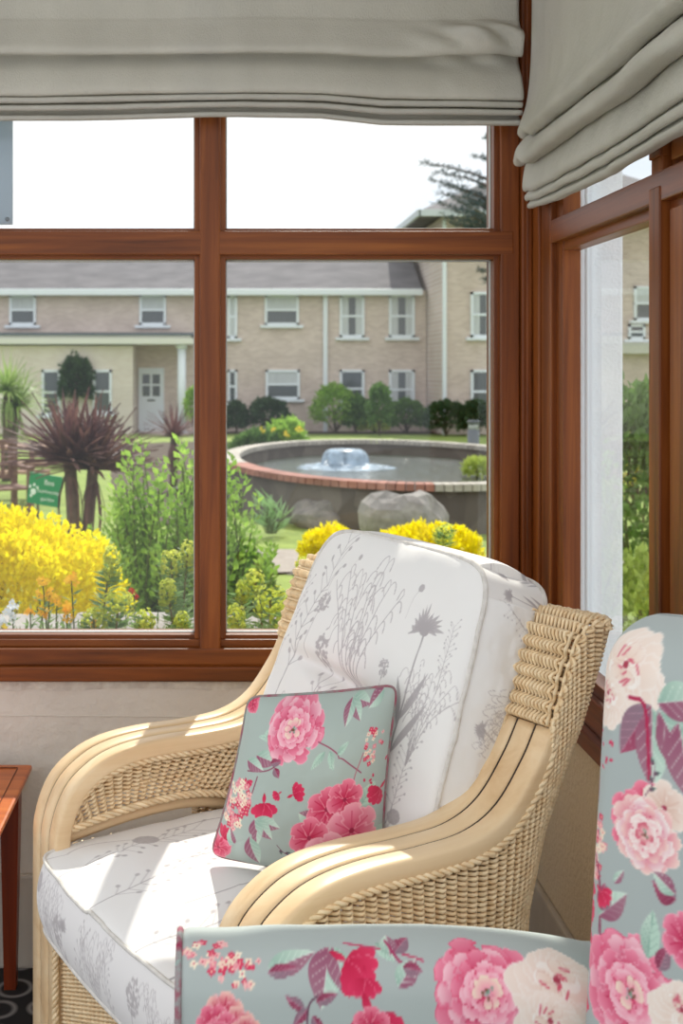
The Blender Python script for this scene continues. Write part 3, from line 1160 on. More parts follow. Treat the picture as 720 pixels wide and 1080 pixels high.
# seat cushion: x = along u (0 front), y = along v
def seatf(x, y, w):
    X, Y = sqround(x, y, 14)
    bow = -.012 * np.sin(np.pi * Y)
    u = -.072 + bow * (1 - X) + X * .53
    v = .098 + Y * .532 + .004 * np.sin(X * 9)
    puff = (np.clip(1 - (2 * X - 1) ** 2, 0, 1) * np.clip(1 - (2 * Y - 1) ** 2, 0, 1)) ** .5
    th = .362 + w * .116
    z = th + np.where(w > .5, 1, -1) * puff * .026 * (np.abs(2 * w - 1) > .99)
    sidemask = 1 - np.abs(2 * w - 1) ** 2
    u = u - .014 * sidemask * (X < .01) + .01 * sidemask * (X > .99)
    v = v - .012 * sidemask * (Y < .01) + .012 * sidemask * (Y > .99)
    sag = .006 * vnoise(X * 5 + 2, Y * 5 + 1, 5, 2) * (puff > 0) * w
    z = z + sag - .02 * (1 - w) * (1 - X) * 0
    return L3(u, v, z)


ct = Canvas(.60, .60, 900, '#ece9e6')     # x: along v, y: along u from the back
meadow(ct, [('t', .12, .60, .30, -.1), ('t', .26, .60, .30, -.2), ('u', .06, .34, .22, .15), ('t', .20, .40, .34, .45), ('t', .42, .62, .3, .15), ('c', .52, .60, .3, .1), ('u', .36, .46, .26, .0), ('t', .50, .34, .3, .2), ('p', .14, .25, .18, .1), ('p', .03, .60, .2, .3),
            ('w', .33, .30, .25, -.2), ('c', .08, .16, .14, .1)])
cs = Canvas(.62, .14, 900, '#e6e2e0')
meadow(cs, [('p', .01, .16, .13, .25), ('t', .05, .15, .13, .1), ('w', .10, .15, .15, .1), ('u', .16, .20, .13, .0), ('c', .175, .17, .12, .1), ('t', .24, .18, .15, .3), ('w', .32, .16, .15, .0), ('t', .38, .17, .14, -.1), ('u', .45, .17, .12, .1), ('w', .54, .16, .14, 0), ('t', .60, .16, .12, .1)])
seat = tag(empty('seat_cushion', CH @ Vector((.2, -.36, .36)), math.radians(30)), 'boxed white seat cushion with grey meadow print, sunlit, on the woven cane armchair', 'cushion')
sc_off = np.array([.2, -.36, .36])
sf = lambda x, y, w: seatf(x, y, w) - sc_off
boxed('cover', sf, ct, lambda x, y: (y * .58, x * -.58 + .58), cs, lambda x, y, w: (np.where((x > .01) & (x < .99), x * .5, y * .60), (1 - w) * .12), 260, 280, 50, grey_print, seat, .02)
for w, nm in ((1, 'piping'), (0, 'piping')):
    mb = MB()
    mb.tube(ring_path(sf, w), .0034, 8, cap=False)
    mb.build(nm, piping_m, seat, True)

# back cushion: x = across (0 far side, 1 near side), y = up
back = tag(empty('back_cushion', CH @ Vector((.38, -.38, .49)), math.radians(30)), 'tall boxed white back cushion with grey meadow print leaning in the woven cane armchair', 'cushion')
bc_off = np.array([.38, -.38, .49])


def backf(x, y, w):
    X, Y = sqround(x, y, 9)
    v0 = np.interp(Y, [0, .45, 1], [.112, .125, .205])
    v1 = np.interp(Y, [0, .45, 1], [.618, .622, .628])
    v = v0 + (v1 - v0) * X
    z = .492 + Y * (.512 - .018 * X) - .012 * (1 - X) ** 6 * Y
    zz = Y
    u = .300 + .155 * Y
    puff = (np.clip(1 - (2 * X - 1) ** 2, 0, 1) * np.clip(1 - (2 * Y - 1) ** 2, 0, 1)) ** .45
    # two pulled tufts across the lower middle
    dimp = .030 * np.exp(-((Y - .52 + .10 * (X - .5)) / .030) ** 2 - ((X - .42) / .26) ** 4) + .022 * np.exp(-((Y - .50) / .10) ** 2 - ((X - .45) / .3) ** 2)
    face = np.abs(2 * w - 1) > .99
    f = (puff * .038 - dimp * (w > .5) + .004 * vnoise(X * 4 + 5, Y * 5, 9, 3) * (puff > 0)) * face
    th = .122
    dirn = np.array([-.95, .31])             # outward from the front face (u, z)
    k = np.where(w > .5, f, -f * .6) - (1 - w) * th
    sm = (1 - np.abs(2 * w - 1) ** 2) * ~face
    wr = .004 * vnoise(Y * 9 + X * 9, w * 3, 15, 3) * sm
    edgeY = (Y > .99) * 1.0
    u2 = u + dirn[0] * k
    z2_ = z + dirn[1] * k + (.014 * sm) * edgeY
    v2 = v + (.014 * sm + wr) * (X > .99) - (.014 * sm + wr) * (X < .01)
    return L3(u2, v2, z2_)


cb = Canvas(1.0, 1.0, 640, '#ece9e5')      # x across, y from the top
meadow(cb, [('t', .12, .62, .58, .12), ('w', .50, .62, .55, -.05), ('u', .34, .66, .26, -.1), ('c', .80, .66, .44, .02), ('t', .30, .98, .46, .1), ('w', .62, 1.0, .28, .1), ('p', .86, .95, .18, .1), ('c', .72, 1.12, .34, .1),
            ('t', .68, .92, .34, .05), ('t', .86, .80, .26, .1), ('u', .12, .84, .2, .0), ('t', .52, .72, .2, -.1), ('p', .30, .16, .08, .3), ('t', .03, .5, .3, .05), ('w', .20, .98, .4, .1), ('u', .20, .44, .2, .05), ('p', .70, .22, .1, .2), ('t', .42, .84, .3, -.15), ('w', .88, .62, .3, .05), ('u', .66, .52, .14, .1), ('u', .55, 1.0, .3, -.1), ('t', .92, .40, .2, .0), ('p', .48, .86, .22, -.1)])
csb = Canvas(1.0, .3, 640, '#ece9e5')
meadow(csb, [('t', .1, .3, .25, .3), ('w', .3, .3, .2, .3), ('c', .5, .28, .2, .2), ('w', .66, .3, .24, -.3), ('t', .8, .28, .2, .5), ('c', .93, .3, .2, .1)])
bf = lambda x, y, w: backf(x, y, w) - bc_off
boxed('cover', bf, cb, lambda x, y: (x, 1 - y), csb, lambda x, y, w: (np.where((x > .01) & (x < .99), x, y), (1 - w) * .26), 300, 340, 60, grey_print, back, .02)
for w in (1, 0):
    mb = MB()
    mb.tube(ring_path(bf, w, 70), .0041, 8, cap=False)
    mb.build('piping', piping_m, back, True)

# ------------------------------------------------------------------ floral throw pillow
cp = Canvas(1.0, 1.0, 520, '#adb9b1')
leaf(cp, .16, .30, -.2 + .4, .16, .05)
leaf(cp, .26, .17, 2.9, .12, .03, False)
peony(cp, .37, .15, .20, PINK, 5)
for a_ in (.3, 1.0, 1.7):
    leaf(cp, .72, .02, a_, .14, .035)
leaf(cp, .92, .0, 2.4, .12, .04)
cp.stroke([(.55, .22), (.64, .26), (.74, .33), (.84, .40)], .007, '#9c5068')
leaf(cp, .60, .27, 2.2, .12, .022, False)
leaf(cp, .63, .27, 1.2, .11, .022, False)
leaf(cp, .68, .29, -.8, .09, .02, False)
hydrangea(cp, .90, .27, .06, .10, 2, 26)
cp.stroke([(.84, .30), (.80, .45), (.84, .60)], .006, '#b86a78')
cp.stroke([(.12, .40), (.25, .38), (.32, .34)], .007, '#8c3c58')
leaf(cp, .10, .34, .3, .14, .04)
redleaf(cp, .27, .34, -.4, .07, .025)
redleaf(cp, .30, .36, .9, .07, .022)
lily(cp, .13, .46, .045, .8)
cp.stroke([(.20, .42), (.18, .55), (.14, .66)], .007, '#8c3c58')
lily(cp, .28, .56, .10, 1.4)
lily(cp, .36, .50, .04, 2.4)
lily(cp, .45, .50, .07, -.5)
hydrangea(cp, .09, .62, .10, .15, 4, 70)
for a_ in (.2, .7, 1.3):
    leaf(cp, .24, .66, a_, .17, .045)
leaf(cp, .22, .78, 1.1, .20, .05)
sprig(cp, .40, .80, .5, .14, 3, True, 4)
leaf(cp, .86, .58, -1.0, .14, .05, False)
leaf(cp, .92, .74, .3, .12, .045)
leaf(cp, .58, .64, 3.6, .09, .04)
leaf(cp, .88, .86, .8, .14, .05, False)
azalea(cp, .66, .58, .125, RED, 2)
azalea(cp, .76, .53, .11, RED, 7)
azalea(cp, .58, .74, .12, RED, 3)
azalea(cp, .82, .70, .15, dict(RED, dark='#d04468', light='#f4a8b4'), 4)
azalea(cp, .70, .86, .155, dict(RED, dark='#cc3c60', light='#f6b6c0'), 5)
azalea(cp, .60, .93, .10, RED, 6)
azalea(cp, .85, .90, .09, dict(RED, light='#f8c8cc'), 8)
azalea(cp, .03, .93, .09, RED, 9)
lily(cp, .05, .85, .08, -1.2)
leaf(cp, .12, .88, -1.9, .12, .03)
azalea(cp, .03, .02, .06, RED, 10)
lily(cp, .97, .52, .08, 2.5)
berries(cp, .93, .46, .06, 3)
leaf(cp, .45, .97, -.6, .12, .03, False)
PT = [at(262, 735, 1.86), at(419, 722, 1.815), at(403, 925, 1.76), at(222, 901, 1.87)]
pc = sum(PT, Vector()) / 4
pil = tag(empty('throw_pillow', pc), 'small sage throw pillow printed with pink and red flowers in the woven cane armchair', 'pillow')
n = 260
xg, yg = np.meshgrid(np.linspace(0, 1, n), np.linspace(0, 1, n), indexing='ij')
T = [np.array(p - pc) for p in PT]


def pillow(x, y, sgn):
    rx_, ry_ = sqround(x, y, 16)
    X, Y = 2 * rx_ - 1, 2 * ry_ - 1
    pin = .055
    x2 = .5 + .5 * X * (1 - pin * (1 - Y ** 2) * X ** 2)
    y2 = .5 + .5 * Y * (1 - pin * (1 - X ** 2) * Y ** 2 * np.where(Y > 0, -.6, .5))
    x2, y2 = x2[..., None], y2[..., None]
    p = (T[0] * (1 - x2) + T[1] * x2) * (1 - y2) + (T[3] * (1 - x2) + T[2] * x2) * y2
    nn = np.cross(T[1] - T[0], T[3] - T[0])
    nn /= np.linalg.norm(nn)
    if nn[1] > 0:
        nn = -nn
    th = .078 * np.clip((1 - np.abs(X) ** 2.6) * (1 - np.abs(Y) ** 2.6), 0, 1) ** .6
    wr = .0025 * vnoise(x * 5, y * 5, 33, 3) * np.clip(1 - np.maximum(abs(X), abs(Y)), 0, .3) * 3
    wr = wr - .006 * np.exp(-((x - .18 + (1 - y) * .4) / .05) ** 2) * (y > .6) * np.clip((y - .6) * 4, 0, 1) * np.clip((1 - y) * 8, 0, 1)
    return p + nn * (sgn * th + wr * (sgn > 0))[..., None]


Vp = np.concatenate([pillow(xg, yg, 1).reshape(-1, 3), pillow(xg, yg, -1).reshape(-1, 3)])
Kp = np.concatenate([cp.lookup(xg, yg).reshape(-1, 4)] * 2)
mesh('cover', Vp, np.concatenate([gridfaces(n, n, 0, False), gridfaces(n, n, n * n, True)]), floral_print, pil, True, Kp)
a = np.linspace(0, 1, 60)
xs = np.concatenate([a, np.ones(59), a[::-1][1:], np.zeros(59)])
ys = np.concatenate([np.zeros(60), a[1:], np.ones(59), a[::-1][1:]])
mb = MB()
mb.tube(pillow(xs, ys, 0 * xs), .003, 6, cap=False)
mb.build('piping', mat('floral_piping', '#8aa096', .9, 40, 0, col2='#a04c5e'), pil, True)

# ================================================================== FLORAL ARMCHAIR (foreground)
pk = tag(empty('upholstered_armchair', (.25, 1.05, 0)), 'sage upholstered armchair with big pink peonies in the right foreground', 'armchair')
pk_off = np.array([.25, 1.05, 0])
BASE = '#a9b1ae'


def pmesh(name, P, K, fl=False, parent=pk):
    a_, b_ = P.shape[:2]
    return mesh(name, (P - pk_off).reshape(-1, 3), gridfaces(a_, b_, 0, fl), floral_print, parent, True, K.reshape(-1, 4))


# backrest: cross-section runs round the slab; t along the width, height z; lean backwards
bd = np.array([.62, -.785])                # direction of the width, from the far edge toward the camera
bn = np.array([.785, .62])                 # backwards
WB = .50
cbk = Canvas(.80, 1.05, 1000, BASE)        # x: distance round the slab (0.16 = far front edge), y: 1.03 - z


def bp_(px, py):
    """where on the backrest front a point of the photo lies"""
    best = None
    ez = 1.28
    dx, dz = (px - PX) / F, -(py - PY) / F
    z = .7
    for _ in range(6):
        lean = .10 * (z - .45) + .02
        ox, oy = .355 + bn[0] * lean, 1.251 + bn[1] * lean
        # (ox + t*bd.x) = dx*(oy + t*bd.y)
        t_ = (dx * oy - ox) / (bd[0] - dx * bd[1])
        z = ez + dz * (oy + t_ * bd[1])
    return t_ + .16, 1.03 - z


def B_(fn, px, py, *a_, **k_):
    x, y = bp_(px, py)
    fn(cbk, x, y, *a_, **k_)


B_(rose_side, 660, 708, .050, CREAM, seed=3)
B_(rose_side, 640, 735, .030, CREAM, seed=5)
x, y = bp_(690, 775)
for (px, py, an, L, W, f_) in ((690, 742, 2.1, .068, .019, redleaf), (692, 745, 1.5, .085, .021, leaf), (700, 748, .9, .08, .022, leaf), (698, 740, -.3, .06, .02, leaf), (722, 760, 1.3, .08, .024, leaf)):
    x, y = bp_(px, py)
    f_(cbk, x, y, an, L, W)
x, y = bp_(684, 745)
cbk.stroke([(x - .02, y - .006), (x, y), (x + .01, y + .07)], .004, '#b02850')
for (px, py, r_, pal, sd) in ((690, 852, .030, RED, 1), (668, 858, .026, RED, 2), (706, 850, .028, CREAM, 12), (665, 880, .02, RED, 14)):
    x, y = bp_(px, py)
    azalea(cbk, x, y, r_, pal, sd)
x, y = bp_(684, 878)
peony(cbk, x, y, .042, dict(CREAM, dark='#cc3860', mid='#e89aa0', light='#f2d4c8'), 8)
x, y = bp_(684, 838)
sprig(cbk, x, y, -1.3, .035, 4, True, 4)
x, y = bp_(622, 888)
hydrangea(cbk, x, y, .020, .038, 6, 60)
x, y = bp_(618, 855)
redleaf(cbk, x, y, -1.5, .05, .007)
for (px, py) in ((612, 765), (612, 785), (640, 795), (640, 785), (622, 800)):
    x, y = bp_(px, py)
    berries(cbk, x, y, .016, int(px + py), 4)
x, y = bp_(632, 925)
cbk.stroke([(x - .012, y - .02), (x, y), (x + .006, y + .06)], .0028, '#8c3c58')
for (px, py, an, L, W, f_) in ((632, 965, -.8, .05, .014, leaf), (622, 955, 2.3, .03, .008, leaf), (636, 960, -1.5, .03, .01, redleaf), (632, 1008, -1.0, .026, .008, redleaf), (638, 1020, -2.6, .022, .008, redleaf), (650, 930, -1.0, .02, .005, leaf), (720, 945, 3.4, .03, .014, redleaf), (718, 940, 3.6, .03, .01, leaf)):
    x, y = bp_(px, py)
    f_(cbk, x, y, an, L, W)
for (px, py, an) in ((612, 958, .2), (634, 940, .6), (614, 980, 2)):
    x, y = bp_(px, py)
    lily(cbk, x, y, .016, an)
x, y = bp_(668, 1045)
peony(cbk, x, y, .062, PINK, 21)
x, y = bp_(688, 1008)
leaf(cbk, x, y, -1.5, .05, .012, False)
x, y = bp_(700, 1020)
redleaf(cbk, x, y, -1.2, .03, .009)
x, y = bp_(716, 1062)
rose_side(cbk, x + .01, y, .036, CREAM, 9)
x, y = bp_(722, 985)
azalea(cbk, x + .008, y, .028, PINK, 10)
azalea(cbk, .60, .3, .06, PINK, 3)
peony(cbk, .52, .55, .07, PINK, 4)
azalea(cbk, .08, .50, .04, RED, 5)
leaf(cbk, .05, .35, 1, .1, .03)
for yy in (.30, .42, .55):
    lily(cbk, .155, yy, .02, 1.5)

# perimeter of the slab in plan: rear far corner -> far side -> front -> near side -> rear
RF = .028
TH = .15
per = []
kk = []


def arc(cx_, cy_, a0, a1, rr, m_=8):
    return [(cx_ + rr * math.cos(q), cy_ + rr * math.sin(q)) for q in np.linspace(a0, a1, m_)]


# local plan coords: (t along width, d backwards)
plan = [(0.0 + RF, TH)] + arc(RF, TH - RF, math.pi / 2, math.pi, RF) + arc(RF, RF, math.pi, 1.5 * math.pi, RF) + [(q, 0) for q in np.linspace(.06, WB - .05, 20)] + arc(WB - RF, RF, 1.5 * math.pi, 2 * math.pi, RF) + arc(WB - RF, TH - RF, 0, math.pi / 2, RF) + [(RF, TH)]
plan = np.array(plan)
PL = np.r_[0, np.cumsum(np.linalg.norm(np.diff(plan, axis=0), axis=1))]
Lfar = TH - 0.0
nq, nz_ = 560, 560
q = np.linspace(0, PL[-1], nq)
pt, pd = np.interp(q, PL, plan[:, 0]), np.interp(q, PL, plan[:, 1])
cxq = np.interp(q, PL, plan[:, 0] * 0 + PL)          # distance round
i_front = PL[np.argmin(np.abs(plan[:, 0] - .06) + np.abs(plan[:, 1]) * 10)]
zb = np.concatenate([np.linspace(.30, .952, nz_ - 80), .952 + np.sin(np.linspace(0, math.pi / 2, 81)[1:]) * .055])
top = np.concatenate([np.zeros(nz_ - 80), (1 - np.cos(np.linspace(0, math.pi / 2, 81)[1:]))])
QQ, ZI = np.meshgrid(np.arange(nq), np.arange(nz_), indexing='ij')
t_, d_ = pt[QQ], pd[QQ]
z_ = zb[ZI]
tp_ = top[ZI]
cd = TH / 2
d_ = cd + (d_ - cd) * (1 - tp_ * .98)
shoulder = np.interp(t_, [0, .05, WB - .05, WB], [1, 0, 0, 1])
t_ = WB / 2 + (t_ - WB / 2) * (1 - tp_ * .10)
z_ = z_ + .012 * np.sin(np.pi * np.clip(t_ / WB, 0, 1)) * (z_ - .3) / .7
lean = .10 * (z_ - .45) + .02
pf = .018 * np.sin(np.pi * np.clip(t_ / WB, 0, 1)) * (1 - tp_)
bow = np.where(pd[QQ] < RF, -pf, 0)
X = .355 + bd[0] * t_ + bn[0] * (d_ + lean + bow)
Yp = 1.251 + bd[1] * t_ + bn[1] * (d_ + lean + bow)
P = np.stack([X, Yp, z_], -1)
cxx = q[QQ] - i_front + .06 + .16
K = cbk.lookup(np.clip(cxx, 0, .8), np.clip(1.03 - z_, 0, 1.05))
pmesh('backrest', P, K, False)

# far arm: a rounded roll running to the left from the backrest
CX0, CX1 = -.045, .43
ca = Canvas(.60, .62, 1000, '#aeb6b2')       # x: X - CX0 + .02, y: distance round from the far side


def aimp(px, py):
    Y = 1.335
    X_ = (px - PX) / F * Y
    return X_ - CX0 + .02, .30 + (py - 975) / F * Y


def A_(f_, px, py, *r_):
    x, y = aimp(px, py)
    f_(ca, x, y, *r_)


for (px, py, n_, sx, sy) in ((222, 995, 30, .030, .022), (252, 1012, 22, .026, .02)):
    x, y = aimp(px, py)
    hydrangea(ca, x, y, sx, sy, int(px), n_)
A_(leaf, 281, 1012, -.35, .052, .012)
A_(leaf, 282, 1014, -.35, .056, .014)
A_(redleaf, 281, 1016, -.1, .034, .008)
A_(leaf, 346, 990, 1.75, .068, .020)
A_(leaf, 350, 990, 1.35, .055, .014)
A_(lily, 362, 1006, .036, .55)
A_(lily, 380, 1022, .022, 1.6)
A_(leaf, 395, 985, .9, .03, .008, False)
x, y = aimp(362, 985)
ca.stroke([(x, y), (x + .05, y + .01), (x + .085, y + .022)], .0028, '#c04468')
for (px, py, an) in ((318, 1052, -2.5), (322, 1050, 2.3), (326, 1058, 1.1), (330, 1046, -.4), (322, 1068, 1.6)):
    A_(redleaf, px, py, an, .026, .006)
x, y = aimp(322, 1050)
ca.stroke([(x + .01, y - .012), (x, y), (x - .002, y + .04)], .002, '#6c4c5c')
A_(lily, 384, 1056, .04, 1.3)
A_(azalea, 386, 1068, .022, RED, 3)
A_(redleaf, 412, 998, -.9, .03, .010)
A_(leaf, 408, 1000, -1.6, .03, .010)
x, y = aimp(405, 1000)
ca.stroke([(x, y - .02), (x + .012, y + .005), (x + .03, y + .018)], .0028, '#a83860')
A_(leaf, 414, 1030, -.9, .036, .012)
A_(redleaf, 420, 1012, .2, .022, .008)
for k_, (px, py, r_) in enumerate(((236, 1052, .022), (226, 1062, .02), (248, 1066, .022), (238, 1072, .022), (258, 1072, .018), (230, 1078, .02))):
    A_(azalea, px, py, r_, RED if k_ % 2 else dict(RED, light='#f4c8b8'), k_)
A_(leaf, 222, 1072, 2.6, .03, .012)
A_(peony, 505, 1033, .062, PINK, 31)
A_(rose_side, 578, 1022, .052, dict(CREAM, heart='#d05068'), 32)
A_(rose_side, 568, 1060, .04, CREAM, 33)
A_(leaf, 540, 1076, .6, .04, .014, False)
for k_ in range(5):
    berries(ca, .10 + k_ * .09, .16 + .03 * (k_ % 2), .02, k_, 5)
peony(ca, .30, .10, .05, PINK, 5)
# cross-section (Y, z) of the arm, from the low outer face over the top to the low inner face
sec = spline([(1.405, .20), (1.412, .45), (1.412, .575), (1.402, .622), (1.378, .643), (1.350, .648), (1.318, .641), (1.296, .620), (1.288, .58), (1.286, .45), (1.286, .20)], 380)
SL = np.r_[0, np.cumsum(np.linalg.norm(np.diff(sec, axis=0), axis=1))]
i_top = np.argmax(sec[:, 1])
nx_ = 420
xs = np.linspace(CX0, CX1, nx_)
XI, SI = np.meshgrid(np.arange(nx_), np.arange(380), indexing='ij')
endr = np.clip((xs[XI] - CX0) / .012, 0, 1)
pinch = (1 - np.sqrt(1 - (1 - endr) ** 2)) * .010
cY, cZ = 1.349, .50
Ya = sec[SI, 0] + (cY - sec[SI, 0]) * pinch * 4
Za = sec[SI, 1] - pinch * (sec[SI, 1] > .5) - (.007 + .018 * np.clip((xs[XI] - .22) / .2, 0, 1) ** 2) * (sec[SI, 1] > .5)
P = np.stack([xs[XI], Ya, Za + .002 * vnoise(xs[XI] * 9, SI / 60, 12, 2)], -1)
K = ca.lookup(xs[XI] - CX0 + .02, np.clip(.30 + (SL[SI] - SL[i_top] - .015), 0, .61))
arm = pmesh('arm', P, K, True)
# front face of the arm with piping
mb = MB()
ring = np.stack([np.full(380, CX0), sec[:, 0], sec[:, 1] - .012 * (sec[:, 1] > .5)], 1)
cen = np.array([CX0, 1.349, .4])
rs = []
for f_ in (1, .99, .6, .02):
    rr = ring.copy()
    rr[:, 1:] = cen[1:] + (ring[:, 1:] - cen[1:]) * f_
    rr[:, 0] -= .004 * (f_ < .995)
    rs.append(rr)
P = np.stack(rs, 0)
fc = Canvas(.2, .5, 1000, '#aeb6b2')
redleaf(fc, .05, .1, 1.5, .1, .02)
azalea(fc, .1, .25, .05, RED, 3)
K = fc.lookup(P[..., 1] - 1.26, .66 - P[..., 2])
pmesh('arm_front', P, K, False)
mb = MB()
mb.tube(ring - pk_off + np.array([-.001, 0, 0]), .004, 7)
mb.build('piping', mat('floral_arm_piping', '#97a8a2', .9, 55, 0, col2='#9c2c50'), pk, True)
# near arm, seat and base of the armchair (below the frame)
pt_plain = mat('sage_cloth', '#a8b5b0', .9, 300, .1, 500, col2='#a2b0aa')
o = mesh('arm', (np.stack([xs[::20][:, None] + 0 * sec[None, ::8, 0] + .12, sec[None, ::8, 0] - .62 + 0 * xs[::20][:, None], sec[None, ::8, 1] + 0 * xs[::20][:, None]], -1) - pk_off).reshape(-1, 3), gridfaces(len(xs[::20]), len(sec[::8])), pt_plain, pk, True)
o['label'] = 'arm nearest the viewer'
mb = MB()
mb.box((-.04, .79, .28), (.50, 1.285, .47), .03)
mb.v = [v - pk_off for v in mb.v]
mb.build('seat', pt_plain, pk)
mb = MB()
mb.box((-.03, .68, .14), (.50, 1.41, .28), .01)
mb.v = [v - pk_off for v in mb.v]
mb.build('base', pt_plain, pk)
for (x, y) in ((0, .72), (0, 1.37), (.46, .72), (.46, 1.37)):
    mb = MB()
    mb.tube(np.array([(x, y, 0), (x, y, .15)]) - pk_off, [.014, .022], 8)
    mb.build('leg', woodZ, pk)

# ================================================================== SIDE TABLE
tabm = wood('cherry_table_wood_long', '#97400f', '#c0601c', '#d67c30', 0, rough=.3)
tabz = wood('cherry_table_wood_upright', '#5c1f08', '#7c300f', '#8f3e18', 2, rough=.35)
tb = tag(empty('side_table', (-.65, 2.28, 0)), 'low reddish-brown wooden side table beside the woven cane armchair at left', 'table')
TO = np.array([-.65, 2.28, 0])
mb = MB()
mb.box((-.90, 2.02, .434), (-.398, 2.515, .447), .005).box((-.89, 2.03, .424), (-.408, 2.505, .436), .004)
mb.v = [v - TO for v in mb.v]
mb.build('tabletop', tabm, tb)
mb = MB()
mb.tube(np.array([(-.87, 2.05, .448), (-.425, 2.05, .448), (-.425, 2.49, .448), (-.87, 2.49, .448), (-.87, 2.05, .448)]) - TO, .0012, 5)
mb.build('inlay_line', mat('dark_inlay', '#5a2410', .4), tb)
mb = MB()
mb.box((-.87, 2.05, .37), (-.43, 2.068, .425), .002).box((-.87, 2.462, .37), (-.43, 2.48, .425), .002).box((-.87, 2.05, .37), (-.852, 2.48, .425), .002).box((-.448, 2.05, .37), (-.43, 2.48, .425), .002)
mb.v = [v - TO for v in mb.v]
mb.build('apron', tabm, tb)
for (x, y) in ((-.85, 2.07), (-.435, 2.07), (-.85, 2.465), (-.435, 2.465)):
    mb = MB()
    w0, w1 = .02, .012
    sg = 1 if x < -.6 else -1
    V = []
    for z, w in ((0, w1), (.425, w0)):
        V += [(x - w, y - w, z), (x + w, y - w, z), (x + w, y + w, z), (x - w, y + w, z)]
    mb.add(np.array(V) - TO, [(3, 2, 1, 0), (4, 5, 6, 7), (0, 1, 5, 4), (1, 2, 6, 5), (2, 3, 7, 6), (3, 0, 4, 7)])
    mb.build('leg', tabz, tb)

# ================================================================== THE GARDEN
def gz(x, y):
    """height of the garden's ground"""
    return np.where(np.asarray(y) > 10, -.30 - .0194 * (np.asarray(y) - 10), -.30)


lawnm = mat('lawn_grass', '#6f8238', .95, 3, .8, 60, col2='#8c9e48')
soilm = mat('bed_soil', '#3a2e24', .95, 18, 1.0, 40, col2='#564636')
pathm = mat('pale_path', '#8f857c', .9, 12, .4, 60, col2='#a1978e')
stonem = mat('rough_stone', '#6f6a66', .9, 9, .8, 14, col2='#958d85')
stone_l = mat('pale_stone_coping', '#86807c', .9, 12, .6, 30, col2='#a39d98')


def ground_patch(name, pts, m, lift=0.0, n=30):
    """a patch of ground inside a closed outline, following the slope"""
    p = spline(pts + [pts[0]], n)[:-1]
    c = p.mean(0)
    V = [(c[0], c[1], float(gz(*c)) + lift)] + [(a[0], a[1], float(gz(*a)) + lift) for a in p]
    return mesh(name, V, [(0, i + 1, (i + 1) % len(p) + 1) for i in range(len(p))], m)


xs = np.array([-40, 40.])
ys = np.array([2.7, 10, 20, 30, 44, 70.])
GXX, GYY = np.meshgrid(xs, ys, indexing='ij')
P = np.stack([GXX, GYY, gz(GXX, GYY)], -1)
struct(mesh('ground', P.reshape(-1, 3), gridfaces(2, 6), lawnm))


def gp(px, py):
    """the spot on the ground that a pixel of the photo shows"""
    Y = 12.0
    for _ in range(30):
        Y = (ZC - float(gz(0, Y))) * F / (py - PY)
    return ((px - PX) / F * Y, Y)


struct(ground_patch('garden_path', [gp(150, 586), gp(300, 580), gp(420, 590), gp(560, 586), gp(700, 600), gp(560, 640), gp(300, 606), gp(180, 610)], pathm, .008, 50))
struct(ground_patch('planting_bed', [gp(120, 470), gp(200, 466), gp(262, 470), gp(268, 500), gp(250, 540), gp(190, 560), gp(120, 520)], soilm, .012, 40))
struct(ground_patch('shrub_bed', [(-.5, 41.5), (2, 41.2), (5, 41.4), (9.5, 41.0), (11, 43.9), (5, 43.9), (-.5, 43.9)], soilm, .02, 40))
struct(ground_patch('terrace', [gp(90, 452.5), gp(150, 452), gp(205, 453), gp(205, 458), gp(150, 458)], pathm, .02, 40))

# raised planter just outside the window
struct(MB().box((-2.2, YW + .16, -.4), (.80, 3.85, .38), .01).build('planter_soil', soilm))
mb = MB()
for i in range(9):
    a0 = -2.2 + i * .34
    mb.box((a0 + .004, 3.85, -.4), (a0 + .336, 4.12, .435 + .006 * (i % 3)), .015)
struct(mb.build('planter_coping', stone_l))

# white rendered pier outside the side window, with its pale corner bead
rend = mat('white_render', '#eceff1', .95, 14, .35, 120, col2='#f4f6f7')
mb = MB()
px_ = at(616, 392, 3.0).x
mb.box((px_, 3.0, -.3), (at(657, 392, 3.0).x, 3.35, 3.0), .006)
pr = struct(mb.build('rendered_pier', rend))
mb = MB().box((at(598, 392, 2.95).x, 2.96, -.3), (px_ + .01, 3.2, 3.0), .004).tube([(px_ - .006, 2.958, -.3), (px_ - .006, 2.958, 3.0)], .004, 8).tube([(px_ - .017, 2.96, -.3), (px_ - .017, 2.96, 3.0)], .003, 8)
struct(mb.build('pier_edge_trim', mat('white_gloss_trim', '#eaf0f4', .5)))


# ------------------------------------------------------------------ leaves
def leaves(mb_v, centers, dirs, L, W, fold=.25, droop=0.0):
    """one small folded leaf at every centre; returns vertices and faces"""
    n = len(centers)
    d = dirs / (np.linalg.norm(dirs, axis=1)[:, None] + 1e-9)
    r_ = R.normal(size=(n, 3))
    s_ = np.cross(d, r_)
    s_ /= np.linalg.norm(s_, axis=1)[:, None] + 1e-9
    nn = np.cross(d, s_)
    L = np.broadcast_to(L, (n,))[:, None] * (.7 + .6 * R.random((n, 1)))
    W = np.broadcast_to(W, (n,))[:, None] * (.7 + .6 * R.random((n, 1)))
    a = centers
    b_ = centers + d * L * .45 + s_ * W * .5 + nn * W * fold
    c_ = centers + d * L - nn * L * droop
    e_ = centers + d * L * .45 - s_ * W * .5 + nn * W * fold
    V = np.stack([a, b_, c_, e_], 1).reshape(-1, 3)
    i = np.arange(n)[:, None] * 4
    return V, np.concatenate([i + np.array([0, 1, 2]), i + np.array([0, 2, 3])]).reshape(-1, 3)


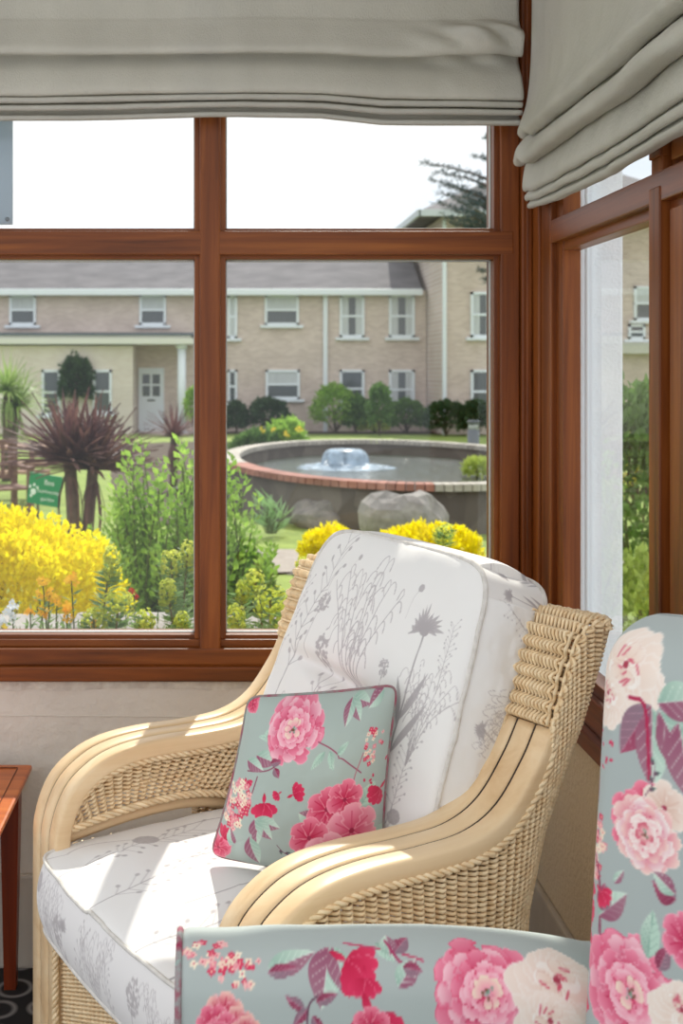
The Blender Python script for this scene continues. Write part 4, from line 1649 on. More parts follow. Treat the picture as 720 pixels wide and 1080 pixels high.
def foliage(name, centers, dirs, L, W, m, parent, origin, **k_):
    V, Fc = leaves(None, np.asarray(centers), np.asarray(dirs), L, W, **k_)
    return mesh(name, V - np.array(origin), Fc, m, parent)


stemm = mat('plant_stem', '#5e6b35', .8)
barkm = mat('dark_bark', '#4c4034', .9, 20, .6, 30, col2='#6a5c4c')


def bush(name, label, cat, c, r, n, L, W, m, group=None, lump=.12, seed=0, inner=.55, updir=.5, stem=True):
    """a rounded shrub: a lumpy shell of leaves on forked stems"""
    g = np.random.default_rng(seed)
    base = np.array([c[0], c[1], c[2] - r[2]])
    root = tag(empty(name, base), label, cat, group)
    d = g.normal(size=(n, 3))
    d /= np.linalg.norm(d, axis=1)[:, None]
    d[:, 2] = np.where(d[:, 2] < -.55, -d[:, 2], d[:, 2])
    az, el = np.arctan2(d[:, 1], d[:, 0]), d[:, 2]
    bumps = 1 + lump * (vnoise(az * 2.2 + 20, el * 3 + 20, seed + 3, 3))
    rad = (inner + (1 - inner) * g.random(n) ** .45) * bumps
    P_ = np.array(c) + d * np.array(r) * rad[:, None]
    dirs = d + g.normal(size=(n, 3)) * .6 + np.array([0, 0, updir])
    foliage('foliage', P_, dirs, L, W, m, root, base)
    if stem:
        mb = MB()
        for i in range(9):
            q = g.normal(size=3)
            q[2] = abs(q[2]) + .8
            q /= np.linalg.norm(q)
            e_ = np.array(c) + q * np.array(r) * .75
            mid = (base + e_) / 2 + g.normal(size=3) * .08 * r[0]
            mb.tube(spline([base * 0, mid - base, e_ - base], 8), [r[0] * .03] * 4 + [r[0] * .015] * 4, 5)
        mb.build('stem', barkm, root)
    return root


yel = mat('golden_leaf', '#ecdc00', .6, 2.5, col2='#fdf22a', vary=.12, transl=.5)
green_b = mat('bright_leaf', '#82ab40', .5, 3, col2='#aaca60', vary=.25, transl=.45)
green_m = mat('mid_leaf', '#54743a', .6, 3, col2='#6d9048', vary=.25, transl=.3)
green_d = mat('dark_leaf', '#2f4a2c', .6, 3, col2='#48623a', vary=.25, transl=.2)
green_y = mat('lime_leaf', '#a9bb58', .6, 3, col2='#c2ce6c', vary=.2, transl=.3)

# the golden bushes
b1 = bush('golden_shrub', 'large rounded bright yellow golden-leaved shrub beyond the stone coping at left', 'shrub', (-.97, 4.95, .13), (.60, .50, .56), 24000, .030, .021, yel, 'golden shrubs', .10, 2)
g = np.random.default_rng(5)
bush('golden_shrub', 'small golden shrub seen just left of the tall back cushion', 'shrub', at(350, 592, 6.3), (.17, .25, .17), 4800, .028, .018, yel, 'golden shrubs', .14, 7)
bush('golden_shrub', 'golden shrub showing above the back cushion in front of the pond', 'shrub', at(452, 596, 6.6), (.31, .35, .22), 8500, .028, .018, yel, 'golden shrubs', .16, 9)


# leafy upright shrubs
def shoots(name, label, cat, base, spread, h, ns, L, W, m, seed=0, group=None, per=46, top=None, low=.05):
    g = np.random.default_rng(seed)
    base = np.array(base, float)
    root = tag(empty(name, base), label, cat, group)
    mb = MB()
    Cs, Ds = [], []
    for i in range(ns):
        a, q = g.random() * 6.3, math.sqrt(g.random())
        tip = base + np.array([math.cos(a) * q * spread[0], math.sin(a) * q * spread[1], h * (1 - .45 * q ** 2) * (.75 + .25 * g.random())])
        foot = base + np.array([math.cos(a) * q * spread[0] * .35, math.sin(a) * q * spread[1] * .35, 0])
        mid = (foot + tip) / 2 + g.normal(size=3) * .04 * h
        p = spline([foot, mid, tip], 24)
        mb.tube(p[::3] - base, np.linspace(.007, .002, 8) * max(1, h), 4)
        for k in range(per):
            f_ = low + (1 - low) * k / per
            pos = np.array([np.interp(f_ * 23, np.arange(24), p[:, j]) for j in range(3)])
            an = k * 2.4 + g.random()
            out = np.array([math.cos(an), math.sin(an), .55 + .5 * f_])
            Cs.append(pos + out * .01)
            Ds.append(out)
    foliage('foliage', Cs, Ds, L, W, m, root, base)
    mb.build('stem', stemm, root)
    return root


shoots('leafy_shrub', 'tall bright green shrub with upright shoots behind the central mullion', 'shrub', (-.20, 5.75, -.30), (.50, .40), 1.36, 118, .046, .026, green_b, 3, per=60)
t_ = [at(182, 462, 5.75), at(214, 470, 5.8)]
# dark interior growth under it
bush('leafy_undergrowth', 'darker green growth at the foot of the tall bright green shrub', 'shrub', (-.08, 5.95, .05), (.40, .32, .36), 7000, .045, .024, green_m, None, .15, 12)
shoots('grassy_clump', 'pale green sword-leaved clump beside the pond wall right of the mullion', 'plant', (*gp(285, 566), -.3), (.15, .12), .42, 22, .20, .020, mat('pale_sword_leaf', '#8fb57a', .5, 3, col2='#a9c98f', vary=.15, transl=.3), 5, per=5)


# sword-leaved crowns (cordylines and palms)
def crown(name, label, cat, base, trunks, n, L, W, m, tm, seed=0, droop=.5, up=.35, group=None, skirt_=0):
    g = np.random.default_rng(seed)
    base = np.array(base, float)
    root = tag(empty(name, base), label, cat, group)
    mbt = MB()
    for (dx, dy, hh, rr) in trunks:
        mbt.tube([(dx * .2, dy * .2, -.05), (dx * .6, dy * .6, hh * .5), (dx, dy, hh)], [rr * 1.3, rr, rr * .9], 8)
    mbt.build('trunk', tm, root, True)
    for ti, (dx, dy, hh, rr) in enumerate(trunks):
        mb = MB()
        for i in range(n):
            a = i * 2.399 + g.random() * .5
            el = math.acos(1 - (1.25 - up) * (i + .5) / n) if n else 0
            l_ = L * (.75 + .35 * g.random())
            dvec = np.array([math.cos(a) * math.sin(el), math.sin(a) * math.sin(el), math.cos(el)])
            sdv = np.array([-math.sin(a), math.cos(a), 0])
            ts = np.linspace(0, 1, 8)
            w = W * np.array([.5, .9, 1, .95, .8, .6, .35, .03]) * .5
            p = np.array([dx, dy, hh]) + dvec * (ts * l_)[:, None] + np.array([0, 0, -1.0]) * (droop * math.sin(el) * ts ** 2 * l_ * .5)[:, None]
            mid = p - np.cross(dvec, sdv) * W * -.15
            V = np.stack([p + sdv * w[:, None], mid, p - sdv * w[:, None]], 1).reshape(-1, 3)
            mb.add(V, [(k * 3 + j, k * 3 + j + 1, (k + 1) * 3 + j + 1, (k + 1) * 3 + j) for k in range(7) for j in range(2)])
        for i in range(skirt_):
            a = g.random() * 6.3
            ts = np.linspace(0, 1, 5)
            p = np.array([dx, dy, hh]) + np.stack([math.cos(a) * .10 * np.sin(ts * 2.2) * L, math.sin(a) * .10 * np.sin(ts * 2.2) * L, -ts * L * .5], 1) * 1.6
            sdv = np.array([-math.sin(a), math.cos(a), 0])
            w = W * .4 * (1 - ts * .8)
            V = np.stack([p + sdv * w[:, None], p - sdv * w[:, None]], 1).reshape(-1, 3)
            mb.add(V, [(k * 2, k * 2 + 1, k * 2 + 3, k * 2 + 2) for k in range(4)])
        mb.build('leaf_crown', m, root)
    return root


purple = mat('purple_sword_leaf', '#553638', .65, 6, col2='#84605a', vary=.35, transl=.25)
x, Y = gp(82, 592)
Y0 = 8.6
b0 = at(84, 556, Y0)
crown('purple_cordyline', 'big purple-bronze cordyline with two trunks beyond the yellow shrub', 'palm', (b0.x, Y0, -.3), [(-.07, 0, .92, .05), (.09, .05, .86, .045)], 150, .58, .046, purple, mat('cordyline_bark', '#5a4640', .9, 12, .8, 20, col2='#7c665a'), 4, .35, .35, 'cordylines', 12)
b0 = at(183, 475, 17.0)
crown('purple_cordyline', 'small purple cordyline growing near the white front door', 'palm', (b0.x, 17.0, -.44), [(0, 0, .78, .05)], 80, .55, .034, purple, barkm, 6, .3, .3, 'cordylines', 30)
pg = mat('green_sword_leaf', '#7d9a50', .45, 5, col2='#b4c67c', vary=.3, transl=.3)
b0 = at(8, 470, 19.0)
crown('green_cordyline', 'green spiky cordyline at the left edge in front of the far building', 'palm', (b0.x, 19.0, -.48), [(0, 0, 1.45, .08), (.12, .2, 1.2, .07)], 110, .72, .04, pg, barkm, 8, .6, .2, 'cordylines', 30)

# ------------------------------------------------------------------ flowers in the planter
eup = mat('spurge_bract', '#c6d04c', .6, 6, col2='#e4e678', vary=.2, transl=.5)
eupl = mat('spurge_leaf', '#7c9a62', .6, 6, col2='#9ab67a', vary=.2, transl=.45)


def spurge(px, ptop, wpx, hpx, Y, label, seed):
    g = np.random.default_rng(seed)
    top = np.array(at(px, ptop, Y))
    foot = np.array([top[0] + g.normal() * .02, Y, .38])
    if foot[2] > top[2] - .05:
        foot[2] = top[2] - .10
    root = tag(empty('spurge', foot), label, 'flower', 'spurges in the planter')
    r_ = wpx / 2 / F * Y
    hh = hpx / F * Y
    mb = MB()
    mid = (foot + top) / 2 + np.array([g.normal() * .012, 0, 0])
    st = spline([foot, mid, top - np.array([0, 0, hh * .4])], 16)
    mb.tube(st - foot, .0035, 6)
    mb.build('stem', mat_stem, root)
    # bract cups of the head
    n = int(90 * max(1, hh / .06))
    u_ = g.random(n)
    a = g.random(n) * 6.3
    c_ = top - np.array([0, 0, hh / 2])
    zz = (u_ * 2 - 1)
    rr = np.sqrt(np.clip(1 - zz ** 4, 0, 1))
    P_ = c_ + np.stack([np.cos(a) * rr * r_, np.sin(a) * rr * r_, zz * hh / 2], 1) * (.72 + .34 * g.random((n, 1)))
    mb = MB()
    for i in range(n):
        d = (P_[i] - c_) / np.array([r_, r_, hh / 2])
        d /= np.linalg.norm(d) + 1e-6
        s_ = np.cross(d, [0.3, 0.1, 1.0])
        s_ /= np.linalg.norm(s_) + 1e-6
        t2 = np.cross(d, s_)
        k_ = .0052 + .002 * g.random()
        ring = [P_[i] + d * .003 + (s_ * math.cos(w) + t2 * math.sin(w)) * k_ for w in np.arange(6) * math.pi / 3]
        mb.add(np.array([P_[i]] + ring) - foot, [(0, j + 1, (j + 1) % 6 + 1) for j in range(6)])
    mb.build('flower_head', eup, root)
    # whorled narrow leaves below the head
    Cs, Ds = [], []
    for k in range(max(70, int(np.linalg.norm(top - foot) * 420))):
        f_ = g.random() ** .7
        pos = np.array([np.interp(f_ * 15, np.arange(16), st[:, j]) for j in range(3)])
        an = g.random() * 6.3
        Cs.append(pos)
        Ds.append([math.cos(an), math.sin(an), .3])
    foliage('leaf_whorls', Cs, Ds, .045, .009, eupl, root, foot)
    return root


mat_stem = mat('reddish_stem', '#7c7048', .8)
SP = [(118, 576, 17, 42, 3.55, 'tall spurge with a long lime head in front of the yellow shrub'),
      (125, 622, 34, 34, 3.45, 'broad bushy lime spurge below the tall one left of the mullion'),
      (153, 643, 19, 24, 3.35, 'short round-headed spurge standing low by the sill left of the mullion'),
      (180, 580, 21, 30, 3.6, 'spurge with an oval lime head a little left of the mullion'),
      (177, 611, 18, 34, 3.5, 'spurge with a long lime head below the oval one near the mullion'),
      (198, 570, 15, 34, 3.65, 'slender tall spurge touching the left side of the mullion'),
      (191, 645, 14, 26, 3.4, 'small spurge by the sill next to the mullion'),
      (99, 642, 26, 28, 3.4, 'low spread spurge among the orange wallflowers'),
      (249, 638, 17, 34, 3.4, 'spurge at the lower left corner of the middle pane'),
      (268, 600, 20, 30, 3.6, 'spurge with the highest head at the left of the middle pane'),
      (285, 618, 34, 34, 3.5, 'broad bright spurge at the bottom of the middle pane'),
      (298, 634, 26, 34, 3.4, 'spurge nearest the cane chair wing at the bottom of the middle pane'),
      (255, 612, 12, 24, 3.7, 'thin spurge behind the others beside the mullion'),
      (324, 586, 25, 26, 3.9, 'round lime spurge head in front of the small golden shrub'),
      (468, 552, 22, 22, 3.9, 'spurge head peeping over the top of the back cushion')]
for i, a_ in enumerate(SP):
    spurge(*a_, 40 + i)

orange = mat('wallflower_petal', '#ffbb1c', .6, 8, col2='#ffd23c', vary=.15, transl=.3)
white = mat('white_petal', '#eef0f2', .6, 8, col2='#dfe6f2', vary=.05, transl=.3)
redp = mat('red_petal', '#c4201c', .6, 8, col2='#d83a28', vary=.1, transl=.3)
yellowp = mat('yellow_petal', '#f2cf20', .6, 8, col2='#f8e050', vary=.1, transl=.3)


def flower(name, px, py, rp, Y, m, label, cat, group, seed, n=7):
    g = np.random.default_rng(seed)
    c_ = np.array(at(px, py, Y))
    foot = np.array([c_[0] + g.normal() * .012, Y, min(.38, c_[2] - .06)])
    root = tag(empty(name, foot), label, cat, group)
    r_ = rp / F * Y
    mb = MB()
    for k in range(n):
        o_ = g.normal(size=3) * r_ * .45
        nn = np.array([g.normal() * .5, -1 + g.normal() * .3, .6])
        nn /= np.linalg.norm(nn)
        s_ = np.cross(nn, [0, 0, 1.0])
        s_ /= np.linalg.norm(s_)
        t2 = np.cross(nn, s_)
        for j in range(4):
            w = j * math.pi / 2 + g.random() * .4
            dirv = s_ * math.cos(w) + t2 * math.sin(w)
            sd = np.cross(nn, dirv)
            q = r_ * .55
            p0 = c_ + o_
            V = np.array([p0, p0 + dirv * q * .6 + sd * q * .42 + nn * q * .1, p0 + dirv * q + nn * q * .05, p0 + dirv * q * .6 - sd * q * .42 + nn * q * .1])
            mb.add(V - foot, [(0, 1, 2, 3)])
    mb.build('petals', m, root)
    mb = MB()
    mb.tube(spline([foot * 0, (c_ - foot) * .5 + np.array([.005, 0, 0]), c_ - foot], 8), .0022, 5)
    mb.build('stem', stemm, root)
    Cs = [foot + (c_ - foot) * f_ for f_ in np.linspace(.1, .85, 14)]
    Ds = [[math.cos(k * 2.4), math.sin(k * 2.4), .5] for k in range(14)]
    foliage('leaves', Cs, Ds, .035, .008, eupl, root, foot)
    return root


FL = [(45, 612, 6, 'lone orange wallflower high at the left against the yellow shrub'), (75, 611, 7, 'orange wallflower standing highest right of the lone one'), (41, 628, 5, 'small orange wallflower below the lone high one'), (52, 626, 5, 'orange wallflower left of the deep orange one'),
      (60, 631, 6, 'orange wallflower in the middle of the cluster'), (47, 643, 6, 'orange wallflower low at the left of the cluster'), (71, 645, 8, 'wide orange wallflower low in the cluster'), (100, 661, 6, 'orange wallflower lowest beside the sill'), (32, 645, 5, 'orange wallflower nearest the white flower')]
for i, (px, py, r_, lb) in enumerate(FL):
    flower('wallflower', px, py, r_ * 1.25, 3.45, orange, lb, 'flower', 'orange wallflowers in the planter', 80 + i)
flower('white_flower', 13, 643, 9, 3.4, white, 'white flower cluster at the lower left of the window', 'flower', None, 95, 10)
flower('white_flower', 3, 656, 6, 3.35, white, 'white flower at the very left edge by the sill', 'flower', None, 98, 8)
flower('yellow_flower', 5, 662, 4, 3.3, yellowp, 'small yellow flower below the white ones at the left edge', 'flower', None, 96)
flower('red_flower', 141, 627, 6, 3.75, redp, 'single red flower between the spurges and the green shrub', 'flower', None, 97, 6)
# low green growth in the planter
g = np.random.default_rng(77)
Cs = np.stack([g.uniform(-2.0, .6, 5200), g.uniform(3.0, 3.8, 5200), .38 + g.random(5200) ** 2 * .12], 1)
Ds = g.normal(size=(5200, 3)) + np.array([0, 0, 1.6])
o = foliage('ground_cover', Cs, Ds, .05, .010, mat('ground_cover_leaf', '#6a8550', .6, 5, col2='#93a86c', vary=.3, transl=.3), None, (0, 0, 0))
tag(o, 'low narrow-leaved greenery covering the planter soil', 'plant', None, 'stuff')

# ------------------------------------------------------------------ sign, bench, picnic table
signm = mat('green_sign_board', '#138a55', .5)
sp_ = at(39, 516, 10.0)
sg = tag(empty('garden_sign', (sp_.x, 10.0, -.3), math.radians(-18)), 'green notice board with white lettering standing on the lawn', 'sign')
mb = MB().box((-.15, -.008, .46), (.15, .008, .72), .003)
o = mb.build('board', signm, sg)
o.rotation_euler = (0, math.radians(7), 0)
mb = MB().box((-.01, .01, 0), (.01, .02, .62))
mb.build('post', barkm, sg)
whitem = mat('white_lettering', '#e8f0ea', .5)
for txt, zz, sz in (('Bee', .635, .062), ('community', .565, .045), ('garden', .50, .045)):
    cu = bpy.data.curves.new('lettering', 'FONT')
    cu.body = txt
    cu.size = sz
    cu.align_x = 'CENTER'
    cu.extrude = .001
    cu.materials.append(whitem)
    to = bpy.data.objects.new('lettering', cu)
    C.objects.link(to)
    to.parent = o
    to.location = (.04, -.0105, zz)
    to.rotation_euler = (math.pi / 2, 0, 0)
    bpy.context.view_layer.update()
    me = bpy.data.meshes.new_from_object(to.evaluated_get(bpy.context.evaluated_depsgraph_get()))
    if not me.materials:
        me.materials.append(whitem)
    tn = bpy.data.objects.new('lettering', me)
    bpy.data.objects.remove(to)
    tn.name = 'lettering'
    C.objects.link(tn)
    tn.parent = o
    tn.location = (.04, -.0105, zz)
    tn.rotation_euler = (math.pi / 2, 0, 0)
mb = MB()
mb.ell((-.10, -.009, .56), (.026, .003, .028))
for a in (0.6, 1.5, 2.5, 4.3):
    mb.ell((-.10 + .042 * math.cos(a), -.009, .57 + .05 * math.sin(a)), (.012, .003, .014))
mb.build('emblem', whitem, o)

teak = mat('weathered_wood', '#a07c6a', .8, 20, .3, 30, col2='#b89884', stretch=(1, 6, 6))
tk = at(20, 470, 15.0)
pt_ = tag(empty('picnic_table', (tk.x - .55, 15.2, -.40), .15), 'brown wooden picnic table with attached benches on the lawn', 'table')
mb = MB()
for k in range(6):
    mb.box((-.9, -.36 + k * .122, .70), (.9, -.36 + k * .122 + .11, .74), .005)
mb.build('tabletop', teak, pt_)
for y in (-.75, .58):
    mb = MB()
    for k in range(2):
        mb.box((-.9, y + k * .12, .42), (.9, y + k * .12 + .11, .46), .005)
    mb.build('bench_seat', teak, pt_)
for x in (-.65, .65):
    mb = MB()
    mb.box((x, -.75, .36), (x + .05, .80, .42), .004).box((x, -.34, .64), (x + .05, .34, .70), .004)
    for sg_ in (-1, 1):
        mb.tube([(x + .025, sg_ * .62, 0), (x + .025, sg_ * .22, .68)], .035, 4)
    mb.build('trestle', teak, pt_)
dk = mat('dark_weathered_wood', '#6e5044', .8, 20, .3, 30, col2='#866658')
bn_ = at(-6, 500, 12.0)
bb = tag(empty('garden_bench', (bn_.x - .28, 12.2, -.34), .5), 'dark wooden slatted garden bench partly out of frame at left', 'bench')
for x in (-.55, .55):
    for y in (-.25, .25):
        MB().box((x - .03, y - .03, 0), (x + .03, y + .03, .62 if y < 0 else .9), .004).build('leg', dk, bb)
    MB().box((x - .035, -.29, .60), (x + .035, .27, .64), .006).build('arm', dk, bb)
mb = MB()
for k in range(5):
    mb.box((-.58, -.26 + k * .1, .40), (.58, -.26 + k * .1 + .08, .425), .004)
mb.build('seat_slats', dk, bb)
mb = MB()
mb.box((-.55, .23, .84), (.55, .27, .90), .004).box((-.55, .23, .48), (.55, .27, .53), .004)
for k in range(13):
    mb.box((-.5 + k * .082, .24, .5), (-.46 + k * .082, .26, .86))
mb.build('back_slats', dk, bb)

# ------------------------------------------------------------------ pond and fountain
PCX, PCY, PA, PB = at(408, 490, 16.0).x, 15.6, 2.2, 3.9
zw = .10


def ell(a, b_, n=72, w0=0, w1=2 * math.pi):
    w = np.linspace(w0, w1, n)
    return np.stack([PCX + a * np.cos(w), PCY + b_ * np.sin(w)], 1)


pond = tag(empty('pond', (PCX, PCY, -.4)), 'raised oval stone pond with a brick-edged rim and a bell fountain on its water', 'pond')
PO = np.array([PCX, PCY, -.4])


def wallring(a0, a1, z0, z1, n=97):
    o_, i_ = ell(a0, a0 + (PB - PA), n), ell(a1, a1 + (PB - PA), n)
    st = lambda p, z: np.concatenate([p, np.full((n, 1), z)], 1)
    return np.stack([st(o_, z0), st(o_, z1), st(i_, z1), st(i_, z0)], 0) - PO


brk = bpy.data.materials.new('pond_stone_wall')
brk.use_nodes = True
nt = brk.node_tree
b = nt.nodes['Principled BSDF']
b.inputs['Roughness'].default_value = .9
t = nt.nodes.new('ShaderNodeTexCoord')
vo = nt.nodes.new('ShaderNodeTexVoronoi')
vo.inputs['Scale'].default_value = 4.5
nt.links.new(t.outputs['Object'], vo.inputs['Vector'])
r = nt.nodes.new('ShaderNodeValToRGB')
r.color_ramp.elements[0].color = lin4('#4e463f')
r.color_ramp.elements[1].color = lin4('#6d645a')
nt.links.new(vo.outputs['Color'], r.inputs['Fac'])
nt.links.new(r.outputs['Color'], b.inputs['Base Color'])
P = wallring(PA, PA - .18, -.5, zw)
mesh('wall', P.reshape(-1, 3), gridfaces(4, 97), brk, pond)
# rim: brick headers on the near left, pale stone elsewhere
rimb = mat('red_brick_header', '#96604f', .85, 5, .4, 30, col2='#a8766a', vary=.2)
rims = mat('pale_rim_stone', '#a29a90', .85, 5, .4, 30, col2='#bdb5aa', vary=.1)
mbb, mbs = MB(), MB()
NB = 150
for i in range(NB):
    w0, w1 = 2 * math.pi * (i + .06) / NB, 2 * math.pi * (i + .94) / NB
    q = []
    for w, rr in ((w0, .04), (w1, .04), (w1, -.20), (w0, -.20)):
        q.append((PCX + (PA + rr) * math.cos(w), PCY + (PB + rr) * math.sin(w)))
    V = [(x, y, zw) for x, y in q] + [(x, y, zw + .07) for x, y in q]
    wm = math.degrees((w0 + w1) / 2)
    (mbb if 196 < wm < 266 else mbs).add(np.array(V) - PO, [(3, 2, 1, 0), (4, 5, 6, 7), (0, 1, 5, 4), (1, 2, 6, 5), (2, 3, 7, 6), (3, 0, 4, 7)])
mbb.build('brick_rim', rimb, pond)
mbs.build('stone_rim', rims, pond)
wat = bpy.data.materials.new('pond_water')
wat.use_nodes = True
nt = wat.node_tree
b = nt.nodes['Principled BSDF']
b.inputs['Base Color'].default_value = lin4('#4a5048')
b.inputs['Roughness'].default_value = .12
b.inputs['Specular IOR Level'].default_value = .5
n_ = nt.nodes.new('ShaderNodeTexNoise')
n_.inputs['Scale'].default_value = 6
n_.inputs['Detail'].default_value = 5
t = nt.nodes.new('ShaderNodeTexCoord')
nt.links.new(t.outputs['Object'], n_.inputs['Vector'])
bp = nt.nodes.new('ShaderNodeBump')
bp.inputs['Strength'].default_value = .6
bp.inputs['Distance'].default_value = .08
nt.links.new(n_.outputs['Fac'], bp.inputs['Height'])
nt.links.new(bp.outputs['Normal'], b.inputs['Normal'])
e_ = ell(PA - .25, PB - .25, 73)[:-1]
V = [(0, 0, zw - .16 + .4)] + [(p[0] - PCX, p[1] - PCY, zw - .16 + .4) for p in e_]
mesh('water_surface', V, [(0, i + 1, (i + 1) % 72 + 1) for i in range(72)], wat, pond)
# bell fountain
fx_ = at(364, 500, 16.6)
fo = tag(empty('bell_fountain', (fx_.x, 16.6, zw - .16)), 'pale blue bell of falling water rising from the pond', 'fountain')
MB().tube([(0, 0, -.1), (0, 0, .24)], .028, 8).build('jet_pipe', mat('dark_pipe', '#2c3338', .5), fo)
wf = bpy.data.materials.new('falling_water')
wf.use_nodes = True
nt = wf.node_tree
b = nt.nodes['Principled BSDF']
b.inputs['Base Color'].default_value = lin4('#b9cde0')
b.inputs['Roughness'].default_value = .25
trn = nt.nodes.new('ShaderNodeBsdfTransparent')
mxn = nt.nodes.new('ShaderNodeMixShader')
nn_ = nt.nodes.new('ShaderNodeTexNoise')
nn_.inputs['Scale'].default_value = 9
tcx = nt.nodes.new('ShaderNodeTexCoord')
nt.links.new(tcx.outputs['Object'], nn_.inputs['Vector'])
mr_ = nt.nodes.new('ShaderNodeMapRange')
mr_.inputs['From Min'].default_value = .3
mr_.inputs['From Max'].default_value = .7
mr_.inputs['To Min'].default_value = .3
mr_.inputs['To Max'].default_value = .8
nt.links.new(nn_.outputs['Fac'], mr_.inputs['Value'])
nt.links.new(mr_.outputs['Result'], mxn.inputs['Fac'])
nt.links.new(trn.outputs['BSDF'], mxn.inputs[1])
nt.links.new(b.outputs['BSDF'], mxn.inputs[2])
nt.links.new(mxn.outputs['Shader'], nt.nodes['Material Output'].inputs['Surface'])
tt = np.linspace(0, 1, 14)
aa = np.linspace(0, 2 * math.pi, 41)
Tm, Am = np.meshgrid(tt, aa, indexing='ij')
rr = .34 * np.sin(Tm * math.pi / 2) ** .8
zz = .25 + .02 * np.sin(Tm * 3) - .25 * Tm ** 3
P = np.stack([rr * np.cos(Am), rr * np.sin(Am), zz], -1)
mesh('water_bell', P.reshape(-1, 3), gridfaces(14, 41), wf, fo, True)
P = np.stack([(.28 + Tm * .45) * np.cos(Am) * (1 + .15 * vnoise(Am * 2, Tm * 3, 4)), (.28 + Tm * .45) * np.sin(Am), .035 * (1 - Tm) * (1 + vnoise(Am * 5, Tm * 5, 9)) + .004], -1)
mesh('splash_ring', P.reshape(-1, 3), gridfaces(14, 41), wf, fo, True)


def rock(x, y, z, r_, label, seed, m=stonem):
    bm = bmesh.new()
    bmesh.ops.create_icosphere(bm, subdivisions=3, radius=1)
    g_ = np.random.default_rng(seed)
    a_, b_ = g_.random(2) * 20
    for v in bm.verts:
        k_ = 1 + .28 * float(vnoise(v.co.x * 1.3 + a_ + 5, v.co.y * 1.3 + v.co.z * .9 + b_ + 5, seed, 2))
        v.co = Vector((v.co.x * r_[0] * k_, v.co.y * r_[1] * k_, v.co.z * r_[2] * k_ + r_[2] * .6))
    me = bpy.data.meshes.new('rock')
    bm.to_mesh(me)
    bm.free()
    me.materials.append(m)
    o_ = bpy.data.objects.new('rock', me)
    C.objects.link(o_)
    o_.location = (x, y, z)
    return tag(o_, label, 'rock', 'stones around the pond')


x, Y = gp(312, 556)
rock(x + .3, Y, -.36, (.42, .3, .20), 'flat grey stone slab leaning at the foot of the pond wall', 3)
x, Y = gp(435, 560)
rock(at(425, 540, 11.3).x, 11.0, -.32, (.38, .26, .30), 'large pale boulder in front of the pond wall', 5, stone_l)
x, Y = gp(205, 520)
rock(x + .2, Y, -.42, (.5, .3, .12), 'low pale stone in the planting bed left of the pond', 8, stone_l)
x, Y = gp(255, 505)
rock(x, Y, -.45, (.6, .5, .16), 'rounded stone at the left end of the pond', 9, stone_l)

bush('waterside_shrub', 'dark green shrub at the left of the pond rim', 'shrub', at(270, 478, 19.5), (.42, .4, .34), 1800, .10, .05, green_m, 'waterside shrubs', .15, 31)
bush('waterside_shrub', 'lighter shrub with yellow flowers beside the pond rim', 'shrub', at(302, 470, 19.8), (.34, .4, .42), 1800, .10, .05, green_b, 'waterside shrubs', .2, 32)
bush('waterside_shrub', 'small yellow-green tuft on the right rim of the pond', 'shrub', at(503, 495, 15.0), (.17, .2, .13), 700, .06, .03, green_y, 'waterside shrubs', .15, 33)
for k_, (px, py) in enumerate(((276, 455), (288, 452), (316, 452), (301, 459))):
    flower('daffodil', px, py, 3.5, 19.3, yellowp, ('yellow daffodil furthest left behind the pond rim', 'yellow daffodil second from the left behind the pond rim', 'yellow daffodil furthest right behind the pond rim', 'yellow daffodil lowest among those behind the pond rim')[k_], 'flower', 'daffodils behind the pond', 120 + k_, 6)
bo = at(499, 470, 20.0)
bl_ = tag(empty('bollard_light', (bo.x, 20.0, -.5)), 'grey bollard light standing on the far lawn', 'bollard')
MB().tube([(0, 0, 0), (0, 0, .80)], .10, 16).build('post', mat('grey_post', '#70747a', .5), bl_, True)
MB().tube([(0, 0, .80), (0, 0, .90)], .085, 16).build('lens', mat('pale_lens', '#b0b4b4', .3), bl_, True)
MB().tube([(0, 0, .90), (0, 0, .96)], .105, 16).build('cap', mat('grey_cap', '#60646a', .5), bl_, True)

